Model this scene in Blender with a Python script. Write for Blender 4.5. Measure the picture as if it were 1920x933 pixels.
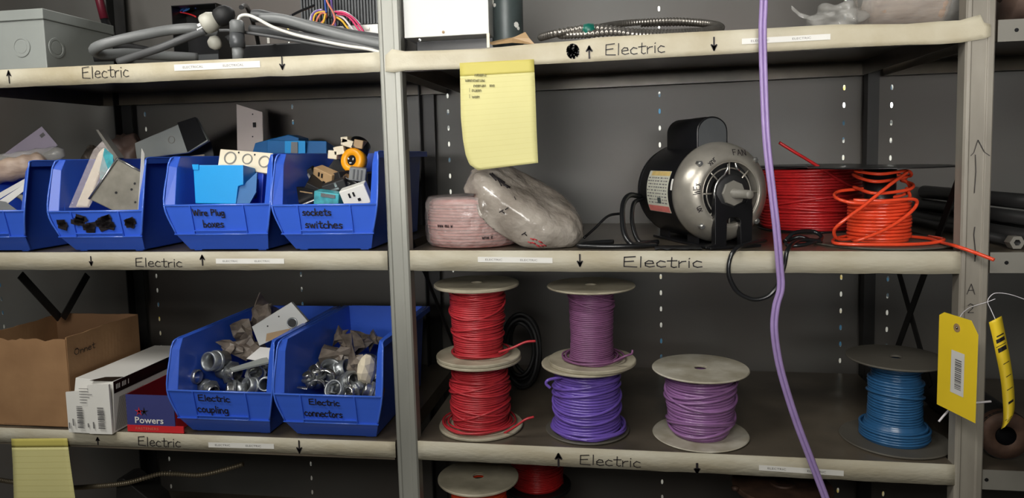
import bpy, bmesh, math, random
from mathutils import Vector, Matrix, noise
random.seed(7)
for _o in list(bpy.data.objects): bpy.data.objects.remove(_o, do_unlink=True)
SC = bpy.context.scene
COL = SC.collection
PI = math.pi
# ------------------------------------------------------------------ camera
CX, CY, CZ, YAW, PITCH, ROLL, FPX = 0.4506, -1.3465, 0.2275, -0.1586, 0.0874, -0.0254, 0.9059*1450
PPX, PPY = 960.0, 406.5
cF = Vector((math.sin(YAW)*math.cos(PITCH), math.cos(YAW)*math.cos(PITCH), -math.sin(PITCH)))
_R0 = Vector((math.cos(YAW), -math.sin(YAW), 0)); _U0 = _R0.cross(cF)
cR = _R0*math.cos(ROLL)+_U0*math.sin(ROLL); cU = _U0*math.cos(ROLL)-_R0*math.sin(ROLL)
cC = Vector((CX, CY, CZ))
cd = bpy.data.cameras.new('camera'); cam = bpy.data.objects.new('camera', cd); COL.objects.link(cam)
cam.matrix_world = Matrix(((cR.x, cU.x, -cF.x, CX), (cR.y, cU.y, -cF.y, CY), (cR.z, cU.z, -cF.z, CZ), (0, 0, 0, 1)))
cd.sensor_width = 36; cd.lens = 36*FPX/1920; cd.shift_y = -60/1920; cd.clip_start = 0.02
SC.camera = cam
# ------------------------------------------------------------------ light
SC.view_settings.view_transform = 'Standard'; SC.view_settings.look = 'None'
SC.view_settings.gamma = 1; SC.view_settings.use_curve_mapping = False
SC.view_settings.exposure = 0.03
w = bpy.data.worlds.new('world'); SC.world = w; w.use_nodes = True
w.node_tree.nodes['Background'].inputs[0].default_value = (0.95, 1.0, 0.93, 1)
w.node_tree.nodes['Background'].inputs[1].default_value = 0.045
def area(name, loc, target, sx, sy, power, col=(1, 1, 1)):
    l = bpy.data.lights.new(name, 'AREA'); l.shape = 'RECTANGLE'; l.size = sx; l.size_y = sy; l.energy = power; l.color = col
    o = bpy.data.objects.new(name, l); COL.objects.link(o); o.location = loc
    o.rotation_euler = (Vector(target)-Vector(loc)).to_track_quat('-Z', 'Y').to_euler(); return o
area('ceiling_tube_aisle', (-0.75, -1.05, 1.45), (0.2, 0.2, -0.1), 1.1, 0.22, 21, (1.0, 0.98, 0.93))
area('fill_behind_viewer', (0.25, -2.3, 1.0), (0.6, 0.3, 0.0), 1.2, 0.5, 24, (1.0, 0.97, 0.90))  # added frontal fill to lift the shelf interior, not an actual tube
_l = area('low_narrow_fill', (0.30, -2.4, 0.36), (0.42, 0.3, 0.42), 2.4, 0.2, 3.3, (1.0, 0.98, 0.95)); _l.data.spread = math.radians(34)  # added low fill, spread narrowed to brighten the upper bays and rear lips
area('ceiling_tube_next_aisle', (0.4, 1.0, 1.4), (0.4, 1.75, 0.1), 3.2, 0.2, 70, (1.0, 1.0, 0.97))
# ------------------------------------------------------------------ pixel rays
def ray(u, v): return cF + cR*((u-PPX)/FPX) - cU*((v-PPY)/FPX)
def P(u, v, Y):
    d = ray(u, v); return cC + d*((Y-CY)/d.y)
def PZ(u, v, z):
    d = ray(u, v); return cC + d*((z-CZ)/d.z)
def PXX(u, v, x):
    d = ray(u, v); return cC + d*((x-CX)/d.x)
def L(*c): return tuple([((x/255)/12.92 if x/255 <= 0.04045 else ((x/255+0.055)/1.055)**2.4) for x in c])+(1,)
# ------------------------------------------------------------------ materials
def mat(name, col, rough=0.5, metal=0.0, vary=0.12, scale=30, bump=0.0, bscale=None, col2=None, coat=0.0, alpha=1.0, spec=0.5, stretch=None, emit=None, thr=None):
    m = bpy.data.materials.new(name); m.use_nodes = True
    nt = m.node_tree; b = nt.nodes['Principled BSDF']
    b.inputs['Roughness'].default_value = rough; b.inputs['Metallic'].default_value = metal
    b.inputs['Coat Weight'].default_value = coat; b.inputs['Coat Roughness'].default_value = 0.12
    b.inputs['Alpha'].default_value = alpha; b.inputs['Specular IOR Level'].default_value = spec
    tc = nt.nodes.new('ShaderNodeTexCoord'); mp = nt.nodes.new('ShaderNodeMapping')
    nt.links.new(tc.outputs['Object'], mp.inputs[0])
    if stretch: mp.inputs['Scale'].default_value = stretch
    n = nt.nodes.new('ShaderNodeTexNoise'); n.inputs['Scale'].default_value = scale; n.inputs['Detail'].default_value = 5
    nt.links.new(mp.outputs[0], n.inputs[0])
    cr = nt.nodes.new('ShaderNodeValToRGB'); a = Vector(col[:3])
    lo = a*(1-vary); hi = a*(1+vary)
    if col2: lo = Vector(col2[:3]); hi = a
    cr.color_ramp.elements[0].position = 0.3 if thr is None else thr; cr.color_ramp.elements[1].position = 0.7 if thr is None else thr+0.06
    cr.color_ramp.elements[0].color = (*lo, 1); cr.color_ramp.elements[1].color = (*[min(1, x) for x in hi], 1)
    nt.links.new(n.outputs[0], cr.inputs[0]); nt.links.new(cr.outputs[0], b.inputs['Base Color'])
    if bump:
        n2 = nt.nodes.new('ShaderNodeTexNoise'); n2.inputs['Scale'].default_value = bscale or scale; n2.inputs['Detail'].default_value = 3
        nt.links.new(mp.outputs[0], n2.inputs[0])
        bp = nt.nodes.new('ShaderNodeBump'); bp.inputs['Strength'].default_value = bump; bp.inputs['Distance'].default_value = 0.01
        nt.links.new(n2.outputs[0], bp.inputs['Height']); nt.links.new(bp.outputs[0], b.inputs['Normal'])
    if emit: b.inputs['Emission Color'].default_value = emit[0]; b.inputs['Emission Strength'].default_value = emit[1]
    return m
M = {}
M['panel'] = mat('dark_grey_steel', L(94, 94, 91), 0.5, 0, 0.10, 2.5, 0.03, 60, col2=L(86, 79, 74))
M['shelfsteel'] = mat('shelf_brown_grey_steel', L(112, 102, 88), 0.30, 0.1, 0, 6, 0.04, 20, col2=L(72, 66, 58))
M['darksteel'] = mat('dark_post_steel', L(38, 37, 36), 0.45, 0.2, 0.15, 10)
M['post'] = mat('galvanised_post', L(164, 164, 156), 0.42, 0.15, 0, 9, 0.04, 60, col2=L(138, 138, 131), stretch=(1, 1, 0.25))
M['post2'] = mat('worn_post_paint', L(160, 154, 142), 0.5, 0.1, 0, 14, 0.05, 60, col2=L(128, 122, 112), stretch=(1, 1, 0.3))
M['lipgrey'] = mat('bare_shelf_lip', L(128, 125, 117), 0.5, 0.1, 0.1, 12)
M['tape'] = mat('masking_tape', L(196, 191, 174), 0.6, 0, 0, 7, 0.12, 55, col2=L(172, 162, 138), stretch=(1, 1, 3))
M['tape2'] = mat('fresh_masking_tape', L(202, 195, 174), 0.6, 0, 0, 9, 0.15, 70, col2=L(174, 162, 134))
M['label'] = mat('label_paper', L(226, 224, 218), 0.5, 0, 0.02)
M['ink'] = mat('marker_ink', L(28, 22, 26), 0.6, 0, 0.1)
M['inkgrey'] = mat('printed_ink', L(110, 108, 108), 0.6, 0, 0.1)
M['pencil'] = mat('pencil', L(150, 145, 100), 0.6, 0, 0.1)
M['blue'] = mat('blue_bin_plastic', L(56, 98, 210), 0.3, 0, 0.05, 12, 0.02, 90)
M['blueedge_lit'] = mat('blue_bin_edge_highlight', L(70, 112, 218), 0.2, 0, 0.04, 12, coat=0.6)  # lighter copy of the bin blue, edge highlights put into the colour
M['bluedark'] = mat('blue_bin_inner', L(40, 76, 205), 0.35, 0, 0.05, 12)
M['wred'] = mat('red_wire', L(186, 50, 58), 0.35, 0, 0.12, 60)
M['wred2'] = mat('red_wire_deep', L(184, 36, 38), 0.3, 0, 0.12, 60)
M['worange'] = mat('orange_red_wire', L(232, 76, 44), 0.22, 0, 0.06, 60, coat=0.3)
M['wpurple'] = mat('purple_wire', L(116, 90, 184), 0.28, 0, 0.06, 60, coat=0.3)
M['wplum'] = mat('dull_purple_wire', L(130, 84, 122), 0.4, 0, 0.08, 60)
M['wlilac'] = mat('lilac_wire', L(152, 108, 160), 0.28, 0, 0.08, 60, coat=0.3)
M['wblue'] = mat('blue_wire', L(48, 98, 144), 0.3, 0, 0.08, 60, coat=0.2)
M['violet'] = mat('violet_cable', L(158, 134, 186), 0.35, 0, 0.06, 40)
M['ply'] = mat('cream_flange', L(196, 188, 166), 0.5, 0, 0, 16, 0.05, 40, col2=L(150, 142, 122))
M['plydark'] = mat('grimy_flange', L(120, 112, 96), 0.55, 0, 0, 14, 0.05, 40, col2=L(88, 80, 68))
M['greyfl'] = mat('grey_flange', L(92, 88, 80), 0.5, 0, 0.12, 14)
M['blackfl'] = mat('black_flange', L(30, 30, 31), 0.3, 0, 0.15, 20)
M['whitefl'] = mat('white_flange', L(205, 200, 186), 0.5, 0, 0, 20, 0.05, 40, col2=L(160, 152, 132))
M['black'] = mat('black_enamel', L(20, 20, 22), 0.3, 0, 0.2, 20)
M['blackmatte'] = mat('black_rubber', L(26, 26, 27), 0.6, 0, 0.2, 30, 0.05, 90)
M['alu'] = mat('cast_aluminium', L(190, 185, 174), 0.34, 0.62, 0, 18, 0.06, 60, col2=L(154, 148, 138))
M['steel'] = mat('bright_steel', L(196, 196, 194), 0.26, 0.9, 0.1, 30)
M['zinc'] = mat('zinc_fitting', L(158, 162, 164), 0.36, 0.75, 0.15, 40, 0.05, 120)
M['greypaint'] = mat('grey_box_paint', L(146, 150, 146), 0.45, 0, 0.05, 12, 0.02, 60)
M['whitepaint'] = mat('white_enamel', L(214, 215, 212), 0.35, 0, 0.015, 12)
M['greencan'] = mat('green_grey_paint', L(74, 84, 84), 0.4, 0.1, 0, 25, 0, col2=L(60, 68, 68))
M['brown'] = mat('brown_card', L(166, 128, 90), 0.75, 0, 0, 9, 0.08, 30, col2=L(144, 108, 74))
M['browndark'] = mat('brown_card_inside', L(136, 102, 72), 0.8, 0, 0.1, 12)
M['kraft'] = mat('kraft_paper', L(150, 138, 126), 0.4, 0, 0, 35, 0.15, 60, col2=L(86, 76, 68))
M['whitecard'] = mat('white_card', L(232, 230, 224), 0.5, 0, 0.02, 10)
M['navy'] = mat('navy_card', L(62, 66, 122), 0.45, 0, 0.05, 10)
M['redcard'] = mat('red_card', L(205, 42, 48), 0.45, 0, 0.05, 10)
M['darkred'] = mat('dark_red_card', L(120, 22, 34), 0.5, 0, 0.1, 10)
M['yellow'] = mat('yellow_card', L(250, 216, 48), 0.45, 0, 0.03, 14)
M['note'] = mat('yellow_note_paper', L(212, 205, 142), 0.65, 0, 0.03, 10, 0.03, 12)
M['noteline'] = mat('note_rule', L(204, 196, 130), 0.65, 0, 0.02, 12)
M['notetop'] = mat('yellow_note_band', L(200, 188, 98), 0.65, 0, 0.04, 12)
M['cyanpl'] = mat('sky_blue_plastic', L(20, 152, 222), 0.4, 0, 0.03, 14)
M['bluebox'] = mat('mid_blue_plastic', L(16, 98, 160), 0.45, 0, 0.08, 14)
M['greycable'] = mat('grey_cable', L(120, 122, 122), 0.42, 0, 0.1, 18, 0.03, 60)
M['darkcable'] = mat('dark_grey_cable', L(78, 79, 80), 0.42, 0, 0.1, 18)
M['blackcable'] = mat('black_cord', L(24, 25, 27), 0.28, 0, 0.1, 18, coat=0.3)
M['white'] = mat('white_plastic', L(225, 223, 215), 0.4, 0, 0.03, 20)
M['offwhite'] = mat('off_white_plate', L(196, 184, 178), 0.5, 0, 0.04, 20)
M['plateamber'] = mat('plate_amber', L(204, 178, 112), 0.45, 0, 0.1, 90)
M['platered'] = mat('plate_red', L(200, 112, 104), 0.45, 0, 0.1, 90)
M['plate'] = mat('plate_silver_green', L(206, 206, 190), 0.4, 0.1, 0.06, 60)
M['stainless'] = mat('flex_conduit_steel', L(150, 145, 138), 0.32, 0.8, 0.15, 30)
M['olivesteel'] = mat('dull_conduit_steel', L(112, 102, 84), 0.4, 0.5, 0.15, 30)
M['greentape'] = mat('green_tape', L(10, 96, 82), 0.4, 0, 0.1, 30)
M['pinkwire'] = mat('faded_red_wire', L(190, 116, 108), 0.45, 0, 0, 9, col2=L(140, 84, 78), stretch=(.5, .5, 14))
M['film'] = mat('clear_film', L(225, 212, 208), 0.18, 0, 0.05, 20, 0.9, 55, alpha=0.34, coat=0.5)
M['filmthick'] = mat('stretch_film', L(178, 170, 160), 0.24, 0, 0, 14, 0.7, 34, col2=L(122, 112, 102), coat=0.8)
M['bag'] = mat('plastic_bag', L(190, 188, 182), 0.2, 0, 0.1, 20, 0.6, 40, alpha=0.38, coat=0.5)
M['woodroll'] = mat('pale_wrapped_roll', L(186, 164, 146), 0.45, 0, 0, 8, 0.15, 20, col2=L(150, 128, 114), stretch=(1, 8, 8))
M['brownroll'] = mat('brown_wrapped_roll', L(112, 92, 82), 0.45, 0, 0, 20, 0.1, 20, col2=L(70, 56, 50))
M['rust'] = mat('rusty_steel', L(110, 82, 66), 0.6, 0.3, 0, 24, 0.1, 60, col2=L(64, 48, 42))
M['pipe'] = mat('dark_pipe', L(48, 48, 48), 0.45, 0.4, 0.15, 20)
M['ivory'] = mat('ivory_plastic', L(226, 214, 188), 0.4, 0, 0.05, 20)
M['plugcream'] = mat('plug_cream', L(186, 184, 172), 0.4, 0, 0.05, 20)
M['tan'] = mat('tan_bakelite', L(168, 138, 100), 0.45, 0, 0.1, 20)
M['amber'] = mat('amber_ring', L(240, 160, 20), 0.35, 0, 0.05, 20)
M['teal'] = mat('teal_patch', L(70, 176, 188), 0.5, 0, 0, 60, col2=L(50, 120, 130))
M['galv'] = mat('galvanised_box', L(138, 134, 122), 0.42, 0.25, 0, 22, 0.04, 50, col2=L(104, 100, 90))
M['wallfar'] = mat('far_wall', L(225, 224, 214), 0.7, 0, 0, 9, col2=L(70, 80, 86), thr=0.45)
M['floor'] = mat('concrete', L(110, 106, 100), 0.7, 0, 0.1, 4)
M['maroon'] = mat('maroon_paint', L(96, 24, 40), 0.4, 0, 0.1, 20)
M['copperw'] = mat('salmon_wire', L(206, 120, 96), 0.4, 0, 0.05)
M['pink'] = mat('pink_wire', L(214, 60, 110), 0.4, 0, 0.05)
M['yelw'] = mat('yellow_wire', L(226, 180, 50), 0.4, 0, 0.05)
M['whw'] = mat('white_wire', L(226, 222, 226), 0.4, 0, 0.05)
M['vioh'] = mat('violet_wire', L(120, 90, 170), 0.4, 0, 0.05)
M['blw'] = mat('blue_thin_wire', L(40, 70, 150), 0.4, 0, 0.05)
M['finned'] = mat('dark_finned_metal', L(80, 82, 84), 0.4, 0.2, 0.1, 20)
M['papers'] = mat('leaflet_paper', L(214, 212, 208), 0.6, 0, 0.05, 10)
M['lilacpap'] = mat('lilac_paper', L(176, 166, 184), 0.55, 0, 0.05, 10)
_r = [n for n in M['wallfar'].node_tree.nodes if n.type == 'VALTORGB'][0].color_ramp
for _p, _c in ((.40, L(60, 110, 140)), (.58, L(225, 224, 214)), (.66, L(220, 190, 60)), (.70, L(225, 224, 214))):
    e_ = _r.elements.new(_p); e_.color = _c
# ------------------------------------------------------------------ mesh builder
def V(*a): return Vector(a)
def cr(pts, n=8, closed=False):
    pts = [Vector(p) for p in pts]; out = []
    N = len(pts)
    rng = range(N) if closed else range(N-1)
    for i in rng:
        p1, p2 = pts[i], pts[(i+1) % N]
        p0 = pts[i-1] if (closed or i > 0) else p1*2-p2
        p3 = pts[(i+2) % N] if (closed or i+2 < N) else p2*2-p1
        for k in range(n):
            t = k/n
            out.append(0.5*((2*p1)+(p2-p0)*t+(2*p0-5*p1+4*p2-p3)*t*t+(3*p1-p0-3*p2+p3)*t**3))
    if not closed: out.append(pts[-1])
    return out
def rotz(a): return Matrix.Rotation(a, 3, 'Z')
def eul(x, y, z): return (Matrix.Rotation(z, 3, 'Z') @ Matrix.Rotation(y, 3, 'Y') @ Matrix.Rotation(x, 3, 'X'))
def frame_to(d, up=(0, 0, 1)):
    """3x3 whose Z column is d"""
    d = Vector(d).normalized(); u = Vector(up)
    if abs(d.dot(u)) > 0.98: u = Vector((1, 0, 0))
    x = u.cross(d).normalized(); y = d.cross(x)
    return Matrix((x, y, d)).transposed()
class MB:
    def __init__(s): s.v = []; s.f = []; s.m = []; s.s = []
    def add(s, vs, fs, m=0, smooth=False):
        b = len(s.v); s.v += [Vector(p) for p in vs]
        for f in fs: s.f.append([b+i for i in f]); s.m.append(m); s.s.append(smooth)
        return s
    def box(s, c, size, R=None, m=0):
        R = R or Matrix.Identity(3); c = Vector(c); h = Vector(size)/2
        vs = [c+R @ Vector((x*h.x, y*h.y, z*h.z)) for x in (-1, 1) for y in (-1, 1) for z in (-1, 1)]
        return s.add(vs, [(0, 1, 3, 2), (4, 6, 7, 5), (0, 4, 5, 1), (2, 3, 7, 6), (0, 2, 6, 4), (1, 5, 7, 3)], m)
    def hexa(s, p, m=0):
        """8 points: bottom 4 (ccw) then top 4"""
        return s.add(p, [(3, 2, 1, 0), (4, 5, 6, 7), (0, 1, 5, 4), (1, 2, 6, 5), (2, 3, 7, 6), (3, 0, 4, 7)], m)
    def prism(s, poly, o, ex, ey, en, d, m=0, smooth=False):
        o = Vector(o); ex = Vector(ex); ey = Vector(ey); en = Vector(en); n = len(poly)
        a = [o+ex*p[0]+ey*p[1] for p in poly]; b = [q+en*d for q in a]
        s.add(a+b, [tuple(range(n))[::-1], tuple(range(n, 2*n))], m)
        s.add(a+b, [(i, (i+1) % n, n+(i+1) % n, n+i) for i in range(n)], m, smooth); return s
    def tube(s, path, r, sides=8, m=0, closed=False, caps=True, flat=1.0):
        pts = [Vector(p) for p in path]; n = len(pts)
        rs = r if isinstance(r, (list, tuple)) else [r]*n
        T = []
        for i in range(n):
            a = pts[i-1] if (i > 0 or closed) else pts[i]; b = pts[(i+1) % n] if (i < n-1 or closed) else pts[i]
            t = (b-a); T.append(t.normalized() if t.length > 1e-9 else Vector((0, 0, 1)))
        u = T[0].orthogonal().normalized(); vs = []
        if abs(T[0].z) < 0.9: u = (Vector((0, 0, 1))-T[0]*T[0].z).normalized()
        for i in range(n):
            u = (u-T[i]*u.dot(T[i])).normalized(); w_ = T[i].cross(u)
            for k in range(sides):
                a = 2*PI*k/sides; vs.append(pts[i]+(u*math.cos(a)+w_*math.sin(a)*flat)*rs[i])
        fs = []
        for i in range(n if closed else n-1):
            j = (i+1) % n
            for k in range(sides):
                k2 = (k+1) % sides; fs.append((i*sides+k, i*sides+k2, j*sides+k2, j*sides+k))
        s.add(vs, fs, m, True)
        if caps and not closed:
            s.add(vs[:sides], [tuple(range(sides))[::-1]], m); s.add(vs[-sides:], [tuple(range(sides))], m)
        return s
    def lathe(s, prof, o=(0, 0, 0), axis=(0, 0, 1), segs=32, m=0, smooth=True, a0=0, a1=None, up=(0, 0, 1)):
        R = frame_to(axis, up); o = Vector(o); full = a1 is None; a1 = 2*PI if full else a1
        n = segs if full else segs+1; vs = []
        for (r, z) in prof:
            for k in range(n):
                a = a0+(a1-a0)*k/segs; vs.append(o+R @ Vector((r*math.cos(a), r*math.sin(a), z)))
        fs = []
        for i in range(len(prof)-1):
            for k in range(segs):
                k2 = (k+1) % n; fs.append((i*n+k, i*n+k2, (i+1)*n+k2, (i+1)*n+k))
        return s.add(vs, fs, m, smooth)
    def disc(s, o, axis, r, t, segs=32, m=0, hole=0):
        b = min(t*0.25, r*0.1)
        if hole: pr = [(hole, 0), (r-b, 0), (r, b), (r, t-b), (r-b, t), (hole, t), (hole, 0)]
        else: pr = [(0, 0), (r-b, 0), (r, b), (r, t-b), (r-b, t), (0, t)]
        return s.lathe(pr, o, axis, segs, m, False)
    def grid(s, rows, m=0, smooth=True):
        n = len(rows[0]); vs = [p for r in rows for p in r]
        return s.add(vs, [(i*n+j, i*n+j+1, (i+1)*n+j+1, (i+1)*n+j) for i in range(len(rows)-1) for j in range(n-1)], m, smooth)
    def build(s, name, mats, parent=None, world=True, bevel=0, solid=0, sub=0, rc=False, autos=False):
        off = Vector((0, 0, 0))
        if world and parent is not None:
            q = parent
            while q is not None: off += Vector(q.location); q = q.parent
        me = bpy.data.meshes.new(name); me.from_pydata([tuple(p-off) for p in s.v], [], s.f)
        if not isinstance(mats, (list, tuple)): mats = [mats]
        for mm in mats: me.materials.append(M[mm] if isinstance(mm, str) else mm)
        me.polygons.foreach_set('material_index', s.m); me.polygons.foreach_set('use_smooth', s.s)
        bm = bmesh.new(); bm.from_mesh(me); bmesh.ops.remove_doubles(bm, verts=bm.verts, dist=1e-6)
        if rc: bmesh.ops.recalc_face_normals(bm, faces=bm.faces)
        bm.to_mesh(me); bm.free(); me.update()
        o = bpy.data.objects.new(name, me); COL.objects.link(o)
        if parent is not None: o.parent = parent
        if solid:
            q = o.modifiers.new('solid', 'SOLIDIFY'); q.thickness = solid; q.offset = 0
        if bevel:
            q = o.modifiers.new('bevel', 'BEVEL'); q.width = bevel; q.segments = 2; q.limit_method = 'ANGLE'; q.angle_limit = math.radians(40)
        if sub:
            q = o.modifiers.new('sub', 'SUBSURF'); q.levels = sub; q.render_levels = sub
        return o
def thing(name, label, cat, loc=(0, 0, 0), group=None):
    o = bpy.data.objects.new(name, None); COL.objects.link(o); o.location = loc; o.empty_display_size = 0.02
    return tag(o, label, cat, group)
def tag(o, label, cat, group=None):
    o['label'] = label; o['category'] = cat
    if group: o['group'] = group
    return o
def part_label(o, t): o['label'] = t; return o
def dup(o, loc, rot, label, group=None):
    r = o.copy(); COL.objects.link(r); r.location = loc; r.rotation_euler = rot; r['label'] = label
    if group: r['group'] = group
    for ch in list(o.children):
        c = ch.copy(); COL.objects.link(c); c.parent = r
        for g in list(ch.children):
            d = g.copy(); COL.objects.link(d); d.parent = c
    return r
# ------------------------------------------------------------------ lettering
G = {
'E': (.68, [[(.5, 1), (.02, .93), (.0, .05), (.56, .0)], [(0, .5), (.42, .56)]]),
'F': (.65, [[(.5, 1), (.02, .95), (.0, .0)], [(0, .5), (.4, .54)]]),
'A': (.75, [[(0, 0), (.3, 1), (.58, 0)], [(.1, .38), (.5, .4)]]),
'N': (.72, [[(0, 0), (.04, 1), (.5, .05), (.54, 1)]]),
'W': (.9, [[(0, 1), (.18, 0), (.38, .8), (.56, 0), (.78, 1)]]),
'P': (.62, [[(.03, 0), (.06, 1), (.4, .95), (.45, .65), (.08, .45)]]),
'O': (.75, [[(.45, .95), (.12, .85), (0, .4), (.2, 0), (.5, .1), (.58, .6), (.36, 1), (.1, .9)]]),
'2': (.62, [[(0, .8), (.2, 1), (.45, .85), (.4, .5), (0, .02), (.5, .04)]]),
'l': (.22, [[(.06, 1), (.04, 0)]]),
'e': (.5, [[(.02, .3), (.38, .36), (.34, .56), (.16, .6), (.02, .4), (.03, .12), (.2, 0), (.42, .08)]]),
'c': (.47, [[(.38, .5), (.18, .6), (.02, .38), (.04, .12), (.2, 0), (.4, .06)]]),
't': (.46, [[(.2, .95), (.17, .1), (.28, 0), (.4, .06)], [(0, .62), (.42, .66)]]),
'r': (.42, [[(.04, .6), (.04, 0)], [(.04, .34), (.16, .54), (.34, .58)]]),
'i': (.2, [[(.05, .6), (.05, 0)], [(.05, .8), (.08, .86)]]),
'o': (.5, [[(.2, .6), (.02, .35), (.1, .02), (.32, .05), (.4, .4), (.2, .6)]]),
'n': (.5, [[(.03, .6), (.03, 0), (.05, .42), (.22, .6), (.36, .45), (.38, 0)]]),
'm': (.72, [[(.03, .6), (.03, 0), (.05, .42), (.18, .6), (.3, .42), (.31, 0), (.34, .42), (.48, .6), (.6, .42), (.6, 0)]]),
'u': (.5, [[(.02, .6), (.04, .1), (.2, 0), (.36, .12), (.38, .6), (.4, 0)]]),
'p': (.48, [[(.04, .6), (.02, -.35)], [(.04, .5), (.25, .6), (.38, .35), (.22, .05), (.04, .1)]]),
'g': (.48, [[(.38, .52), (.15, .6), (.02, .32), (.15, .05), (.37, .2), (.38, .6), (.36, -.25), (.15, -.35), (.02, -.25)]]),
's': (.44, [[(.36, .52), (.15, .6), (.06, .42), (.32, .2), (.25, .02), (.02, .06)]]),
'x': (.45, [[(.02, .6), (.38, 0)], [(.36, .6), (.02, 0)]]),
'b': (.48, [[(.04, 1), (.03, 0), (.28, .02), (.38, .3), (.22, .5), (.04, .4)]]),
'k': (.45, [[(.04, 1), (.03, 0)], [(.34, .55), (.05, .28), (.38, 0)]]),
'h': (.5, [[(.04, 1), (.03, 0), (.06, .4), (.22, .58), (.36, .42), (.37, 0)]]),
'w': (.65, [[(.02, .6), (.14, 0), (.27, .5), (.4, 0), (.54, .6)]]),
' ': (.4, []),
'^': (.7, [[(.25, 0), (.25, .9)], [(.0, .6), (.25, 1), (.5, .6)], [(.1, .66), (.25, .86), (.4, .66)]]),
'v': (.7, [[(.25, 1), (.25, .1)], [(.0, .42), (.25, 0), (.5, .42)], [(.1, .36), (.25, .14), (.4, .36)]]),
}
def strokes(mb, lines, o, ex, ey, wd, m=0):
    o = Vector(o); ex = Vector(ex); ey = Vector(ey)
    for ln in lines:
        for a, b in zip(ln[:-1], ln[1:]):
            A = Vector(a); B = Vector(b); d = B-A
            if d.length < 1e-7: continue
            d.normalize(); n = Vector((-d.y, d.x))*wd/2; A = A-d*wd*.35; B = B+d*wd*.35
            q = [A-n, B-n, B+n, A+n]
            mb.add([o+ex*p.x+ey*p.y for p in q], [(0, 1, 2, 3)], m)
def write(mb, text, o, ex, ey, h, wd, m=0, sx=1.0, jit=0.03):
    x = 0
    for ch in text:
        adv, ls = G[ch]
        jy = random.uniform(-jit, jit)
        strokes(mb, [[((x+p[0]*sx)*h, (p[1]+jy)*h) for p in l] for l in ls], o, ex, ey, wd, m)
        x += adv*sx
    return x*h
def printed(mb, text, o, ex, ey, h, m=0, sx=1.0, bold=0.0):
    c = bpy.data.curves.new('t', 'FONT'); c.body = text; c.size = 1; c.resolution_u = 2; c.offset = bold
    ob = bpy.data.objects.new('t', c); COL.objects.link(ob)
    dg = bpy.context.evaluated_depsgraph_get(); me = bpy.data.meshes.new_from_object(ob.evaluated_get(dg))
    o = Vector(o); ex = Vector(ex); ey = Vector(ey)
    k = h/0.7
    mb.add([o+ex*(v.co.x*k*sx)+ey*(v.co.y*k) for v in me.vertices], [tuple(p.vertices) for p in me.polygons], m)
    wid = max([v.co.x for v in me.vertices] or [0])*k*sx
    bpy.data.objects.remove(ob, do_unlink=True); bpy.data.curves.remove(c); bpy.data.meshes.remove(me)
    return wid
# ================================================================== SETTING
def structure(name, mb, mt, **k):
    o = mb.build(name, mt, None, **k); o['kind'] = 'structure'; return o
structure('floor', MB().box((0.4, 0.0, -1.33), (7, 7, 0.06)), 'floor')
structure('wall_back', MB().box((0.4, 1.80, 0.3), (7, 0.06, 3.3)), 'wallfar')
# ================================================================== SHELVING
BW, WL, D = 1.067, 1.0025, 0.5463
LH = 0.037
SH = {}   # (bay, level) -> (x0, z0, x1, z1) top surface of front edge
def lin(u0, v0, u1, v1, Y=0.0):
    a, b = P(u0, v0, Y), P(u1, v1, Y); return (a.x, a.z, b.x, b.z)
SH['L1'] = lin(0, 131, 725, 97.5); SH['M1'] = lin(780, 97, 1800, 38)
SH['L2'] = lin(0, 474, 725, 471); SH['M2'] = lin(780, 470, 1790, 472)
SH['L3'] = lin(0, 802, 740, 829); SH['M3'] = lin(785, 827, 1790, 872)
SH['R1'] = lin(1865, 38, 1920, 35); SH['R2'] = lin(1862, 472, 1920, 473); SH['R3'] = lin(1845, 880, 1920, 882)
SH['L4'] = (-1, -0.775, 0, -0.775); SH['M4'] = (0, -0.775, 1, -0.775); SH['R4'] = (1, -0.775, 2, -0.775)
SPAN = {'L': (-WL-0.068, -0.0235), 'M': (0.0235, BW-0.0235), 'R': (BW+0.0235, BW+1.0)}
for k in ('R1', 'R2', 'R3'):
    x0, z0, x1, z1 = SH[k]; zz = (z0+z1)/2; SH[k] = (1, zz, 2, zz)
def sz(k, x):
    x0, z0, x1, z1 = SH[k]; return z0+(z1-z0)*(x-x0)/(x1-x0)
shelving = thing('storage_shelving', 'grey steel storage shelving with masking taped shelf edges and perforated dark back', 'shelving', (0.03, 0.27, -1.30))
PLANE_Y = -0.004
def post(uT, uB, mt, w_=0.0446, y0=PLANE_Y, name='post'):
    a = P(uT, 0, y0); b = P(uB, 933, y0); sl = (b.x-a.x)/(b.z-a.z)
    def X(z): return a.x+sl*(z-a.z)
    # channel profile (x, y): face with raised rounded ribs at both edges, flanges going back
    h = w_/2
    pr = [(-h, .030), (-h, .004), (-h+.003, .0004), (-h+.008, 0), (-h+.010, .0022), (h-.014, .0022), (h-.012, .0), (h-.003, .0004), (h, .004), (h, .030),
          (h-.0016, .030), (h-.0016, .006), (h-.004, .0038), (-h+.004, .0038), (-h+.0016, .006), (-h+.0016, .030)]
    mb = MB(); zs = [-1.30, -.8, -.4, 0, .4, 1.0]; n = len(pr)
    rows = [[Vector((X(z)+p[0], y0+p[1], z)) for p in pr+pr[:1]] for z in zs]
    mb.grid(rows, 0, False)
    mb.add([Vector((X(1.0)+p[0], y0+p[1], 1.0)) for p in pr], [tuple(range(n))])
    o = mb.build(name, mt, shelving, bevel=.0006); return o, X
pm, XM = post(726, 767, 'post')
pr_, XR = post(1842, 1816, 'post2', 0.0476)
MB().box((-WL-.0925, .012, -.15), (.0446, .03, 2.3)).build('post', 'post', shelving, bevel=.002)
MB().box((BW+1.02, .012, -.15), (.0446, .03, 2.3)).build('post', 'post', shelving, bevel=.002)
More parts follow.
